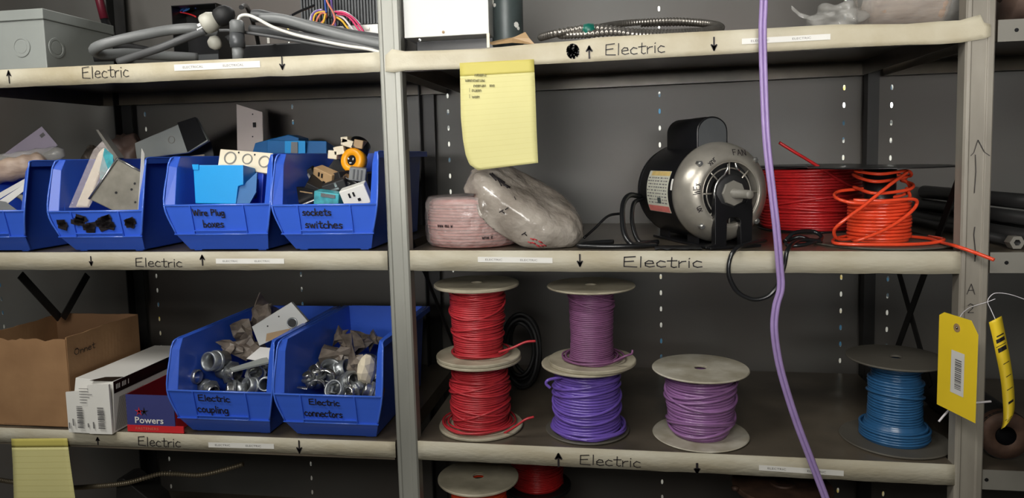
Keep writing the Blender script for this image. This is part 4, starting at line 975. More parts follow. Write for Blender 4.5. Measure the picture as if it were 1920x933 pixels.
# ================================================================== TOP SHELF, LEFT
def onshelf(key, x, pad=.0012): return sz(key, x)+pad
def hexz(x0, x1, y0, y1, z0, z1): return [V(x0, y0, z0), V(x1, y0, z0), V(x1, y1, z0), V(x0, y1, z0), V(x0, y0, z1), V(x1, y0, z1), V(x1, y1, z1), V(x0, y1, z1)]
jx1 = P(85, 100, .012).x; jx0 = -1.04; jz0 = onshelf('L1', jx0); jzt = P(85, 15, .012).z; jzl = P(85, 35, .012).z
t = thing('junction_box', 'grey steel junction box with round knockouts at the top left', 'junction box', ((jx0+jx1)/2, .11, jz0))
MB().hexa(hexz(jx0, jx1, .014, .22, jz0, jzl)).build('box_body', 'greypaint', t, bevel=.0015)
MB().hexa(hexz(jx0-.003, jx1+.003, .010, .224, jzl, jzt)).build('lid', 'greypaint', t, bevel=.0015)
def ring(o, ax, r, w_, mt, nm, par, fill=True):
    MB().lathe([(r-w_, -.0006), (r, -.0006), (r, .0004)], o, ax, 32, 0, False).build(nm, mt, par)
for (u, v) in ((40, 88),):
    c = P(u, v, .0134); 
    MB().lathe([(0, .0008), (.0135, .0008), (.0140, .0002), (.0165, .0002), (.017, .0012), (.0215, .0012), (.022, .0002)], c, (0, -1, 0), 36, 0, False).build('knockout', 'greypaint', t)
c = PXX(106, 90, jx1); MB().lathe([(0, .0008), (.0135, .0008), (.0140, .0002), (.0165, .0002), (.017, .0012), (.0215, .0012), (.022, .0002)], c, (1, 0, 0), 36, 0, False).build('knockout', 'greypaint', t)
xm_ = P(196, 40, .40).x
t = thing('bolt_cutter', 'maroon handled tool standing behind the junction box', 'tool', (xm_, .40, onshelf('L1', xm_)))
MB().tube([P(168, -60, .40), P(184, -10, .40), P(196, 36, .40)], .011, 10).build('handle', 'maroon', t)
MB().tube([P(196, 36, .40), P(205, 62, .40), V(P(210, 80, .40).x, .40, sz('L1', xm_)+.014)], [.010, .013, .012], 10).build('tool_head', 'black', t)
# strapping in shade right of the junction box
t = thing('rubber_strap', 'dark rubber strap lying in shade between junction box and grey cable', 'strap', P(230, 100, .2))
MB().tube(cr([P(130, 96, .26), P(180, 85, .28), P(240, 88, .30), P(290, 100, .26), P(240, 106, .16), P(175, 108, .12)], 8), .010, 8, flat=.35).build('strap_loop', 'blackmatte', t)
bx = P(363, 30, .36)
t = thing('wiring_box', 'dark open box with blue and red wires behind the grey cable loop', 'electrical box', (bx.x, .37, onshelf('L1', bx.x)))
xa, xb = P(322, 30, .36).x, P(406, 30, .36).x; zt_ = P(363, 8, .36).z; zl = onshelf('L1', bx.x, .002)
mb = MB()
for q in (hexz(xa, xb, .42, .422, zl, zt_), hexz(xa, xa+.002, .36, .42, zl, zt_), hexz(xb-.002, xb, .36, .42, zl, zt_), hexz(xa, xb, .36, .42, zl, zl+.002), hexz(xa, xb, .36, .42, zt_-.002, zt_)): mb.hexa(q)
mb.build('case', 'black', t)
MB().hexa(hexz(xa+.002, xb-.002, .362, .364, zl+.002, zl+(zt_-zl)*.35)).build('front_panel', 'finned', t)
for (mt, pts) in (('blw', [(330, 26), (345, 16), (358, 14), (372, 9)]), ('blw', [(342, 24), (356, 12), (368, 16)]), ('bluebox', [(336, 14), (348, 20), (362, 10)]), ('redcard', [(330, 22), (345, 24), (360, 28), (368, 32)])):
    MB().tube(cr([P(u, v, .395) for u, v in pts], 6), .0022, 6).build('lead_wire', mt, t)
t = thing('grey_cable', 'thick grey cable folded in a flat loop on the top shelf', 'cable', P(300, 100, .05))
MB().tube(cr([P(405, 66, .13), P(392, 60, .12), P(366, 53, .10), P(320, 56, .08), P(270, 65, .05), P(220, 76, .025), P(186, 86, .015), P(177, 95, .03), P(195, 102, .06), P(240, 100, .10), P(300, 104, .16), P(370, 108, .22)], 8), .0112, 12).build('cable_run', 'greycable', t)
MB().tube(cr([P(222, 116, .03), P(260, 103, .035), P(300, 90, .04), P(345, 72, .05), P(385, 57, .055)], 8), .0085, 12).build('cable_run', 'darkcable', t)
for nm, lab, pa, pb, yy in (('cable_plug', 'cream round plug with a black boot above the grey cable', (380, 48), (452, 14), .05),):
    A, B = P(*pa, yy), P(*pb, yy+.02); d = (B-A).normalized(); Lp = (B-A).length
    t = thing(nm, lab, 'plug', (A.x, yy, A.z))
    MB().lathe([(0, 0), (.018, .001), (.021, .006), (.0215, .020), (.017, .030), (.012, .033)], A, d, 28).build('plug_face', 'plugcream', t)
    MB().lathe([(.013, .029), (.019, .036), (.021, .050), (.018, .062), (.010, .070), (0, .074)], A, d, 24).build('rubber_boot', 'blackmatte', t)
    for k in (-1, 1): MB().box(A-d*.006+cU*.005*k, (.0015, .006, .012), frame_to(d)).build('prong', 'steel', t)
    MB().tube(cr([B, P(462, 12, .14), P(474, 40, .22), P(484, 80, .28), V(P(490, 100, .30).x, .30, sz('L1', -.45)+.009)], 6), .005, 8).build('cord', 'blackcable', t)
A = P(412, 78, .10); t = thing('round_plug', 'small cream plug end lying under the black boot', 'plug', tuple(A))
MB().lathe([(0, 0), (.012, .001), (.015, .006), (.015, .016), (.008, .024), (0, .025)], A, (-.6, -.7, -.3), 24).build('plug_face', 'plugcream', t)
MB().tube([A+V(.01, .012, .004), A+V(.03, .03, .02)], .009, 10).build('rubber_boot', 'blackmatte', t)
# grey conduit fitting, upright
c = P(445, 75, .02); zb_ = onshelf('L1', c.x); t = thing('conduit_fitting', 'upright grey plastic conduit fitting with dark collar beside the thick cables', 'conduit fitting', (c.x, .02, zb_))
zA, zB, zC = P(445, 90, .02).z, P(445, 62, .02).z, P(448, 38, .02).z
MB().lathe([(0, zb_), (.0115, zb_), (.0115, zA), (0, zA)], (c.x, .02, 0), segs=20).build('shank', 'greycable', t)
MB().lathe([(.010, zA), (.0150, zA+.001), (.0158, zA+.012), (.0145, zB), (.010, zB)], (c.x, .02, 0), segs=20).build('collar', 'finned', t)
MB().lathe([(.0, zB), (.0150, zB), (.0145, zC-.004), (.011, zC), (0, zC)], (c.x+.001, .02, 0), segs=20).build('fitting_cap', 'greycable', t)
t = thing('cable_bundle', 'thick dark grey cables running level from the fitting to the middle post', 'cable bundle', P(600, 90, .06))
def prun(pts, r, nm, mt, par, n=8, sides=12, key=None): MB().tube(cr(pe(pts, 0, key, r), n), r, sides).build(nm, mt, par)
prun([(476, 30, .085), (488, 30, .083), (505, 34, .08), (545, 42, .075), (600, 55, .07), (660, 68, .065), (715, 76, .06), (760, 84, .06)], .0135, 'cable_run', 'darkcable', t)
prun([(490, 34, .06), (530, 36, .055), (580, 50, .05), (640, 66, .045), (700, 80, .045), (760, 90, .05)], .0105, 'cable_run', 'greycable', t)
prun([(470, 54, .06), (520, 60, .05), (590, 72, .045), (650, 82, .045), (710, 92, .05), (760, 98, .06)], .0085, 'cable_run', 'darkcable', t)
prun([(545, 30, .20), (565, 20, .22), (590, 10, .24)], .003, 'cable_run', 'blackcable', t)
prun([(412, 57, .035), (430, 57, .034), (455, 60, .034), (520, 70, .035), (600, 84, .03), (660, 92, .03), (710, 94, .03), (755, 96, .04)], .0034, 'cable_run', 'darkcable', t)
t = thing('white_cable', 'thin white cable arching out of the upright grey fitting', 'cable', P(560, 60, .03))
prun([(446, 40, .02), (450, 31, .02), (462, 28, .02), (480, 34, .02), (510, 50, .02), (550, 64, .024), (600, 76, .024), (650, 86, .024), (690, 92, .024), (712, 98, .026)], .0034, 'cable_run', 'white', t)
xa, xb = P(452, 90, .16).x, P(712, 90, .16).x; zb_ = onshelf('L1', xa); zt_ = P(580, 78, .16).z
t = thing('tool_case', 'low black case under the thick grey cables', 'case', ((xa+xb)/2, .18, zb_))
MB().hexa(hexz(xa, xb, .16, .26, zb_, zt_)).build('case_body', 'black', t, bevel=.003)
MB().box((P(504, 76, .149).x, .1485, P(504, 76, .149).z), (.006, .003, .012)).build('latch', 'white', t)
# finned ballast with coloured leads
xa, xb = P(566, 40, .30).x, P(712, 40, .30).x; zt_ = P(640, -50, .30).z; zf = P(640, 48, .30).z; zb_ = P(640, 64, .30).z
t = thing('finned_transformer', 'dark finned transformer on a white flange with bright coloured wires', 'transformer', ((xa+xb)/2, .34, onshelf('L1', xa)))
mb = MB().hexa(hexz(xa, xb, .30, .40, zf, zt_)); n = 26
for i in range(n): 
    x = xa+(xb-xa)*(i+.5)/n; mb.box((x, .297, (zf+zt_)/2), ((xb-xa)/n*.5, .008, zt_-zf))
mb.build('finned_body', 'finned', t)
MB().hexa(hexz(xa-.002, xb, .285, .41, onshelf('L1', xa), zf-.004)).build('mounting_flange', 'whitecard', t)
MB().box((P(689, 54, .284).x, .284, P(689, 54, .284).z), (.010, .004, .005)).build('clip', 'white', t)
wires = [('yelw', [(595, 52), (588, 40), (592, 26), (606, 22), (614, 24)], .26), ('copperw', [(590, 50), (596, 34), (604, 24), (612, 30), (600, 46), (592, 52)], .255), ('vioh', [(584, 44), (586, 28), (596, 20), (608, 21)], .265),
         ('whw', [(586, 54), (582, 36), (590, 22), (604, 18)], .27), ('yelw', [(610, 26), (606, 42), (594, 50)], .25), ('blw', [(609, -20), (610, 10), (612, 24)], .25), ('copperw', [(608, -20), (613, 2), (624, 22), (628, 36), (622, 50), (614, 54), (620, 48), (628, 54)], .245),
         ('vioh', [(620, -20), (622, 10), (626, 30), (630, 54)], .26), ('pink', [(628, 22), (645, 24), (662, 34), (674, 48), (682, 60)], .25), ('pink', [(632, 26), (648, 28), (660, 38), (670, 52), (678, 62)], .255), ('whw', [(624, 22), (646, 22), (664, 34), (676, 46)], .26),
         ('whw', [(630, 28), (644, 34), (656, 48), (664, 58)], .262), ('yelw', [(626, 30), (640, 38), (650, 50), (656, 58)], .25), ('black', [(610, 30), (625, 34), (640, 42), (650, 56)], .27)]
for mt, pts, yy in wires: MB().tube(cr([P(u, v, yy) for u, v in pts], 6), .0026, 6).build('lead_wire', mt, t)
# ================================================================== TOP SHELF, MIDDLE
xa, xb = P(747, 60, .014).x+.012, P(917, 60, .014).x; zl, zr_ = P(752, 72, .014).z, P(917, 63, .014).z; zt_ = .66
t = thing('white_enclosure', 'white painted metal enclosure on a black foot beside the grey green can', 'enclosure', ((xa+xb)/2, .014, onshelf('M1', xb)))
MB().hexa([V(xa, .014, zl), V(xb, .014, zr_), V(xb, .13, zr_), V(xa, .13, zl), V(xa, .014, zt_), V(xb, .014, zt_), V(xb, .13, zt_), V(xa, .13, zt_)]).build('cabinet', 'whitepaint', t, bevel=.0012)
MB().hexa(hexz(xa+.012, xb-.002, .060, .12, onshelf('M1', xb), zl-.0005)).build('foot', 'black', t)
for (u, v, mt) in ((831, 60, 'tan'), (787, 75, 'steel')):
    q = P(u, v, .0125); MB().lathe([(0, -.0008), (.0028, 0), (.0028, .002)], q, (0, 1, 0), 10, 0, False).build('screw', mt, t)
q0, q1 = P(913, 63, .012), P(919, 92, .012); MB().hexa(hexz(q0.x, q1.x, .008, .011, onshelf('M1', xb, .0015), q0.z)).build('bracket', 'ivory', t)
c = P(950, 40, .085); zb_ = onshelf('M1', c.x+.03); t = thing('steel_canister', 'grey green steel canister with chipped paint right of the white enclosure', 'canister', (c.x, .085, zb_))
MB().lathe([(0, 0), (.0325, 0), (.0335, .002), (.0335, .20), (.032, .203), (0, .203)], (c.x, .085, zb_), segs=40).build('can_body', 'greencan', t)
mb = MB()
for (u, v, r) in ((927, 3, .006), (932, 10, .004), (972, 46, .006), (975, 52, .004), (925, 25, .002)):
    a = math.atan2(-1, (u-950)/24.0) if abs(u-950) < 24 else (-.25 if u > 950 else PI+.25)
    z = P(u, v, .06).z; a0 = math.acos(max(-1, min(1, (u-950)/32.0)))
    q = V(c.x+math.cos(-a0)*.0338, .085+math.sin(-a0)*.0338, z); nrm = V(math.cos(-a0), math.sin(-a0), 0)
    mb.lathe([(0, .0001), (r, .0001)], q, nrm, 7, 0, False)
mb.build('paint_chips', 'label', t)
# dry leaf of brown paper
t = thing('torn_paper', 'scrap of torn brown paper on the shelf edge below the canister', 'paper scrap', P(960, 80, .02))
mb = MB(); pp = [(915, 80, .03), (922, 84, .005), (960, 80, .004), (1003, 84, .008), (993, 72, .012), (985, 60, .02), (972, 68, .028), (940, 74, .034)]
q = pe(pp, 0, 'M1', .001); cc = sum(q, V(0, 0, 0))/len(q)+V(0, 0, .004); mb.add(q+[cc], [(i, (i+1) % len(q), len(q)) for i in range(len(q))]); mb.build('paper', 'tan', t, solid=.0006)
# armoured conduit coil
def ribbed(path, r, pitch=.0052, amp=.16):
    L_ = 0; pts = [path[0]]
    out = []; rr = []
    dens = []
    for a, b in zip(path[:-1], path[1:]):
        n = max(1, int((b-a).length/(pitch/4))); dens += [a.lerp(b, k/n) for k in range(n)]
    rr = [r*(1+amp*(1 if (i % 4) in (0, 1) else -1)) for i in range(len(dens))]
    return dens, rr
t = thing('flexible_conduit', 'coil of ribbed steel conduit bound with green tape on the top shelf', 'conduit', P(1180, 70, .15))
loops = [(1014, 74, .10), (1040, 67, .06), (1070, 61, .05), (1105, 56, .045), (1150, 60, .05), (1200, 65, .06), (1260, 66, .09), (1320, 62, .15), (1348, 54, .22), (1330, 48, .30), (1270, 43, .34), (1210, 45, .34), (1160, 49, .30), (1120, 56, .20), (1080, 62, .12), (1050, 69, .07), (1100, 68, .04), (1150, 64, .04), (1200, 69, .05), (1280, 69, .10), (1345, 60, .20), (1345, 52, .28), (1290, 47, .36), (1200, 49, .36)]
d_, r_ = ribbed(cr(pe([(u, v-4, y) for u, v, y in loops], 0, 'M1', .008), 8), .0072, .0068, .13); MB().tube(d_, r_, 8).build('conduit_run', 'stainless', t)
A, B = P(1092, 58, .045), P(1118, 56, .048); MB().lathe([(.004, 0), (.0125, .003), (.014, .012), (.0125, .022), (.004, .026)], A, B-A, 18).build('tape_wrap', 'greentape', t)
# wrapped roll and plastic bag at the right end of the top shelf
def roll(u0, u1, vbot, y, r, key, mt, name, label, cat, squash=1.0):
    a, b = P(u0, vbot, y), P(u1, vbot, y); z0 = sz(key, (a.x+b.x)/2)+.002; t = thing(name, label, cat, ((a.x+b.x)/2, y, z0)); Lr = b.x-a.x; rows = []
    for i in range(25):
        f = i/24; e = min(1, min(f, 1-f)*9); rr = r*(.82+.18*math.sin(e*PI/2)) if min(f, 1-f) > 0 else r*.25
        rows.append([V(a.x+Lr*f, y+(rr*math.cos(q)*(1+.05*noise.noise(V(f*6, q*2, 1)))), z0+r+rr*math.sin(q)*squash*(1+.04*noise.noise(V(f*7, q, 4)))) for q in [2*PI*k/32 for k in range(33)]])
    mz = min(p.z for rw in rows for p in rw)
    for rw in rows:
        for p in rw: p.z += z0-mz
    MB().grid(rows).build('roll', mt, t); return t, rows
t, rows = roll(1612, 1765, 40, .115, .064, 'M1', 'woodroll', 'wrapped_roll', 'pale tan roll in clear plastic on the top shelf near the right post', 'roll')
import copy
rw2 = []
for i, rw in enumerate(rows):
    f = i/24; c_ = sum(rw[:-1], V(0, 0, 0))/32
    rw2.append([c_+(p-c_)*(1.07 if 0 < i < 24 else 2.2)+V(.022*(f-.45)*2, 0, 0)*(1.2 if f > .8 else 1)+V(0, 0, .004)+V(0, 0, 0) for p in rw])
for rw in rw2:
    for p in rw:
        p += V(noise.noise(p*60)*.004, noise.noise(p*50+V(3, 3, 3))*.004, 0); p.z = max(p.z, sz('M1', p.x)+.0014)
MB().grid(rw2).build('plastic_wrap', 'bag', t)
def bag(name, label, cx, cy, cz, sx, sy, sz_, mt, key, seed=0, flatz=True):
    t = thing(name, label, 'plastic bag', (cx, cy, cz)); bm = bmesh.new(); bmesh.ops.create_icosphere(bm, subdivisions=4, radius=1)
    vs = []
    for v in bm.verts:
        p = v.co.copy(); d = 1+.45*noise.noise(p*1.6+V(seed, 0, 0))+.25*abs(noise.noise(p*4+V(0, seed, 0)))
        q = V(cx+p.x*sx*d, cy+p.y*sy*d, cz+p.z*sz_*d); q.z = max(q.z, sz(key, q.x)+.0014); vs.append(q)
    mb = MB(); mb.add(vs, [tuple(v.index for v in f.verts) for f in bm.faces], 0, True); bm.free(); mb.build('bag_film', mt, t); return t
q = P(1572, 25, .05); bag('plastic_bag', 'empty crumpled clear plastic bag left of the pale tan roll', q.x, .06, q.z-.006, .042, .04, .026, 'bag', 'M1', 2)
q = P(1520, 34, .05); tb = [o for o in bpy.data.objects if o.name.startswith('plastic_bag')][0]
MB().grid([[P(u, v+dv, .05) for (u, v) in ((1484, 10), (1500, 24), (1520, 30), (1545, 28), (1565, 20))] for dv in (0, 8)]).build('bag_tail', 'bag', tb)
# right bay, top
t, _ = roll(1874, 2010, 37, .06, .050, 'R1', 'brownroll', 'brown_roll', 'brown wrapped roll on the top shelf right of the right post', 'roll')
# ================================================================== RIGHT BAY: pipes and roller
def rod(a, b, r, name, label, cat, mt, grp=None, hollow=False, hexa_=False):
    t = thing(name, label, cat, ((a.x+b.x)/2, (a.y+b.y)/2, min(a.z, b.z)), grp); d = (b-a); Ld = d.length
    pr_p = [(r*.62, 0), (r, 0), (r, Ld), (r*.62, Ld), (r*.62, 0)]
    MB().lathe(pr_p, a, d, 20).build('pipe_tube', mt, t)
    if hexa_: MB().lathe([(r*.62, -.004), (r*1.35, -.004), (r*1.35, .014), (r, .014)], a, d, 6, 0, False).build('hex_nut', 'lipgrey', t)
    return t
zs2 = sz('R2', 1.2)
rod(V(P(1905, 457, .03).x, .03, zs2+.0135), V(1.13, .50, zs2+.0135), .0095, 'steel_pipe', 'dark pipe with a bright hex nut end pointing out, right bay', 'pipe', 'pipe', 'dark pipes in the right bay', hexa_=True)
def dpipe(u, v, y0, x1, r, lab):
    a = P(u, v, y0); rod(V(a.x, y0, a.z), V(x1, .52, a.z), r, 'steel_pipe', lab, 'pipe', 'pipe', 'dark pipes in the right bay')
a = P(1890, 440, .06)
rod(V(1.20, .04, zs2+.016), V(1.16, .52, zs2+.016), .0145, 'steel_pipe', 'thick dark pipe lying at shelf level just left of the nut ended one', 'pipe', 'pipe', 'dark pipes in the right bay')
rod(V(1.218, .10, zs2+.0455), V(1.175, .52, zs2+.0455), .0145, 'steel_pipe', 'middle dark pipe stacked over the two lowest in the right bay', 'pipe', 'pipe', 'dark pipes in the right bay')
rod(V(1.235, .06, zs2+.077), V(1.185, .52, zs2+.077), .0155, 'steel_pipe', 'topmost dark pipe of the stack in the right bay', 'pipe', 'pipe', 'dark pipes in the right bay')
rod(V(1.29, .06, zs2+.017), V(1.215, .52, zs2+.017), .0155, 'steel_pipe', 'dark pipe lying right of the nut ended one, cut by the picture edge', 'pipe', 'pipe', 'dark pipes in the right bay')
zs3 = sz('R3', 1.2); c = P(1888, 818, .04); r0 = c.z-zs3
t = thing('conveyor_roller', 'rusty steel roller end with a round hole, bottom of the right bay', 'roller', (c.x, .04, zs3+.001))
MB().lathe([(.046, .0), (r0-.003, .0), (r0-.001, .004), (r0-.001, .30), (.046, .30)], (c.x, .045, c.z), (0, 1, 0), 40).build('roller_tube', 'pipe', t)
MB().lathe([(.018, .004), (.026, .0), (.044, .003), (.0465, .010), (.0465, .02)], (c.x, .040, c.z), (0, 1, 0), 36).build('end_disc', 'rust', t)
MB().lathe([(.0175, .0), (.0175, .05), (0, .05)], (c.x, .042, c.z), (0, 1, 0), 20).build('bore', 'black', t)
# ================================================================== BEHIND / BELOW
c = P(975, 600, .34); zb_ = onshelf('M3', c.x)
t = thing('black_cable_coil', 'coil of black cable in shade behind the red wire spools', 'cable coil', (c.x, .34, zb_))
mb = MB(); rn = random.Random(5)
for i in range(7):
    rr = .050+rn.uniform(-.006, .012); cz_ = P(975, 595, .34).z; ox, oz = rn.uniform(-.008, .008), rn.uniform(-.01, .01); yy = .31+i*.011
    mb.tube([V(c.x+ox+rr*.75*math.cos(a), yy+.008*math.sin(a*2+i), cz_+oz+rr*1.5*math.sin(a)) for a in [2*PI*k/36 for k in range(36)]], .005, 6, closed=True)
lo_ = min(v.z for v in mb.v)
for v in mb.v: v.z = zb_+(v.z-lo_)*(1.0)
mb.build('cable_loops', 'blackmatte', t)
# under the bottom left shelf
t = thing('flexible_conduit', 'dark flexible conduit snaking under the bottom left shelf', 'conduit', (P(300, 890, .12).x, .12, -.775))
d_, r_ = ribbed(cr(pe([(-60, 880, .16), (-10, 897, .15), (40, 905, .14), (110, 914, .12), (180, 911, .09), (235, 905, .085), (270, 896, .09), (300, 888, .11), (330, 888, .13), (375, 890, .14), (420, 880, .15), (457, 869, .16)], 0), 8), .0052); MB().tube(d_, r_, 8).build('conduit_run', 'olivesteel', t)
q = P(235, 912, .10)
t = thing('metal_bracket', 'dark grey wedge shaped bracket below the bottom left shelf', 'bracket', (q.x, .12, -.774))
zq = P(220, 896, .10).z; xq = P(222, 896, .10).x
MB().prism([(-.035, -.774), (.16, -.774), (.085, zq-.055), (.012, zq), (-.006, zq-.004)], (xq, .10, 0), (1, 0, 0), (0, 0, 1), (0, 1, 0), .06).build('bracket_body', 'darksteel', t, bevel=.002)
c = P(1466, 905, .14); t = thing('cable_reel', 'grimy brown reel top showing under the bottom shelf edge', 'reel', (c.x, .14, -.7745))
zt_ = P(1466, 905, .14).z; MB().lathe([(.02, 0), (.098, 0), (.099, .004), (.02, .006)], (c.x, .14, -.7745), segs=40).build('flange', 'plydark', t)
MB().lathe([(.055, -.769), (.055, zt_-.01)], (c.x, .14, 0), segs=32).build('reel_core', 'rust', t)
MB().lathe([(.012, zt_-.012), (.098, zt_-.012), (.100, zt_-.010), (.100, zt_-.002), (.098, zt_), (.026, zt_), (.024, zt_+.003), (.012, zt_+.003)], (c.x, .14, 0), segs=48, smooth=False).build('flange', 'rust', t)
MB().lathe([(0, zt_), (.007, zt_), (.007, zt_+.006), (0, zt_+.008)], (P(1378, 905, .10).x, .10, 0), segs=14).build('knob', 'rust', t)
# ================================================================== BIN CONTENTS
def pquad(pts, Y): return [P(u, v, (Y if len(r) == 0 else r[0])) for (u, v, *r) in pts]
def slab(name, pts, Y, thick, mt, label=None, cat=None, grp=None, back=None, par=None, bevel=0):
    """flat plate through pixel corners, pushed away from the viewer by its thickness"""
    q = pquad(pts, Y); n = (q[1]-q[0]).cross(q[2]-q[1]).normalized() if len(q) > 4 else (q[1]-q[0]).cross(q[-1]-q[0]).normalized()
    if abs(n.dot(ray(pts[0][0], pts[0][1]).normalized())) > .15:
        for i, pt in enumerate(pts):
            d = ray(pt[0], pt[1]); hp = cC+d*(n.dot(q[0]-cC)/n.dot(d))
            if abs(hp.y-q[i].y) < .08: q[i] = hp
    if n.dot(cC-q[0]) > 0: n = -n
    mb = MB(); N = len(q); b = [p+n*thick for p in q]
    mb.add(q+b, [tuple(range(N))[::-1], tuple(range(N, 2*N))]+[(i, (i+1) % N, N+(i+1) % N, N+i) for i in range(N)])
    return mb.build(name, mt, par, rc=True, bevel=bevel), q, n
def onpl(u, v, q, n, off=.0006):
    d = ray(u, v); return cC+d*(n.dot(q[0]-cC)/n.dot(d))-n*off
def plate(name, label, cat, pts, Y, thick, mt, grp=None, bevel=0, pn='plate'):
    q = pquad(pts, Y); lo = min(q, key=lambda p: p.z)
    t = thing(name, label, cat, tuple(lo), grp); o, q, n = slab(pn, pts, Y, thick, mt, par=t, bevel=bevel); return t, q, n
def dotat(par, name, q, n, a, b, r, mt, ring=False, k=16):
    """disc at bilinear position (a, b) of quad q"""
    p = (q[0].lerp(q[1], a)).lerp(q[3].lerp(q[2], a), b); ax = -n
    prof = [(r*.78, .0004), (r, .0004), (r, .0010), (r*.78, .0010), (r*.78, .0004)] if ring else [(0, .0005), (r, .0005)]
    MB().lathe(prof, p, ax, k, 0, False).build(name, mt, par)
# --- bin A
t, q, n = plate('card_sheet', 'pale lilac card with a small dark square sticking out of the leftmost bin', 'card', [(4, 291, .16), (78, 237, .20), (108, 272, .20), (60, 300, .16)], .2, .0012, 'lilacpap', pn='sheet')
dotat(t, 'stamp', q, n, .88, .32, .008, 'inkgrey', k=4)
def softroll(name, label, cat, path, r, mt, flat=.6, pn='bundle', grp=None):
    q = cr(pe(path, 0), 6); t = thing(name, label, cat, tuple(min(q, key=lambda p: p.z)), grp); n_ = len(q)
    rs = [r*(.55 if i in (0, n_-1) else .85 if i in (1, n_-2) else 1+.08*math.sin(i*1.7)) for i in range(n_)]
    MB().tube(q, rs, 14, flat=flat).build(pn, mt, t); return t
softroll('paper_bundle', 'brown wrapped bundle in the leftmost bin', 'bundle', [(-60, 335, .10), (0, 322, .11), (50, 312, .13), (88, 304, .16)], .028, 'woodroll', .8)
softroll('film_roll', 'pale clear wrapped strip on top of the leftmost bin', 'plastic wrap', [(-30, 306, .12), (20, 300, .13), (70, 292, .15), (120, 286, .17)], .017, 'bag', .5)
plate('leaflet', 'white folded leaflet above the leftmost bin edge', 'leaflet', [(-20, 372, .03), (55, 330, .05), (58, 338, .05), (-20, 384, .03)], 0, .002, 'papers', 'leaflets in the leftmost bin', pn='sheet')
plate('leaflet', 'lower white leaflet with a fold in the leftmost bin', 'leaflet', [(-20, 388, .025), (50, 342, .045), (52, 352, .045), (6, 388, .03)], 0, .002, 'papers', 'leaflets in the leftmost bin', pn='sheet')
plate('leaflet', 'pale blue grey sheet low in the leftmost bin', 'leaflet', [(-25, 372, .015), (10, 378, .02), (38, 398, .01), (-20, 400, .01)], 0, .002, 'greycable', 'leaflets in the leftmost bin', pn='sheet')
bA = thing('metal_bracket', 'small grey part in shade at the right of the leftmost bin', 'bracket', tuple(P(45, 385, .03)))
MB().tube(cr(pe([(30, 365, .05), (44, 372, .04), (52, 390, .03)], 0), 6), .006, 8).build('bracket_body', 'lipgrey', bA)
# --- bin B
t, q, n = plate('switch_plate_pack', 'clear wrapped white strip leaning diagonally in the blacked-out label bin', 'package', [(141, 388, .025), (184, 286, .05), (194, 276, .055), (202, 283, .055), (165, 388, .03)], .03, .012, 'ivory', bevel=.003, pn='pack_body')
q2 = pquad([(187, 318, .049), (196, 277, .053), (212, 291, .053), (212, 306, .052), (188, 338, .048)], .05); MB().add([p-ray(195, 300)*.006 for p in q2], [(0, 1, 2, 3, 4)]).build('teal_print', 'teal', t)
w2 = pquad([(129, 389, .012), (175, 281, .042), (192, 264, .05), (215, 300, .052), (167, 389, .022)], .03); MB().add(w2, [(0, 1, 2, 3, 4)]).build('plastic_wrap', 'film', t)
plate('metal_plate', 'thin dark plate edge rising behind the teal printed strip', 'plate', [(180, 243, .12), (184, 243, .12), (222, 296, .12), (214, 300, .12)], .12, .02, 'lipgrey')
# galvanised box cover, tilted
t, q, n = plate('metal_box', 'galvanised electrical box with dark holes tilted in the blacked-out label bin', 'electrical box', [(167, 373, .015), (220, 297, .04), (266, 322, .045), (262, 398, .02), (214, 396, .005)], 0, .024, 'galv', bevel=.002, pn='box_body')
for (u, v, r) in ((253, 344, .0028), (247, 355, .0028), (218, 361, .003), (254, 379, .0026)):
    A = P(u, v, .03); d = ray(u, v); hit = A; den = n.dot(d)
    tt_ = n.dot(q[0]-cC)/den; hit = cC+d*tt_-n*.0005; MB().lathe([(0, .0002), (r, .0002)], hit, -n, 10).build('screw_hole', 'black', t)
r0 = [P(u, v, y) for (u, v, y) in ((167, 373, .014), (220, 297, .039))]; MB().tube([r0[0]-n*.001, r0[1]-n*.001], .0022, 8).build('folded_rim', 'steel', t)
r1 = [P(u, v, y) for (u, v, y) in ((220, 297, .039), (266, 322, .044))]; MB().tube([r1[0]-n*.001, r1[1]-n*.001], .0020, 8).build('folded_rim', 'steel', t)
plate('wall_plate', 'white wall plate standing on edge at the right of the blacked-out label bin', 'wall plate', [(259, 396, -.004), (266, 278, -.002), (271, 288, .004), (268, 396, .004)], 0, .0015, 'white')
t = thing('breaker_strip', 'dark ridged strip beside the white plate edge', 'electrical part', tuple(P(275, 395, .10)))
mb = MB()
for i in range(9): mb.box(P(278, 318+i*9, .09), (.020, .012, .0055))
mb.box(P(281, 354, .10), (.014, .010, .080)); mb.build('ridged_body', 'navy', t)
# behind the bins
c = P(232, 272, .40); bag('wrapped_wire_roll', 'blurry beige bundle standing behind the bins', c.x, .41, c.z-.03, .050, .035, .056, 'brownroll', 'L2', 5)
c = P(165, 278, .42); bag('wrapped_wire_roll', 'small dark beige bundle at the back behind the second bin', c.x, .44, c.z-.045, .028, .03, .05, 'kraft', 'L2', 9)
t, q, n = plate('fixture_box', 'grey green long box with a dark printed end tilted behind the bins', 'box', [(252, 268, .32), (366, 219, .33), (390, 264, .325), (352, 286, .32), (256, 298, .32)], .3, .012, 'greypaint', bevel=.002, pn='box_body')
part_label(MB().add([onpl(u, v, q, n, .001) for u, v in ((333, 230), (367, 219), (388, 262), (352, 285))], [(0, 1, 2, 3)]).build('end_label', 'black', t, solid=.0008), 'black printed end of the box')
MB().lathe([(.008, 0), (.0095, 0), (.0095, .001), (.008, .001)], onpl(322, 262, q, n), -n, 20, 0, False).build('knockout_ring', 'lipgrey', t)
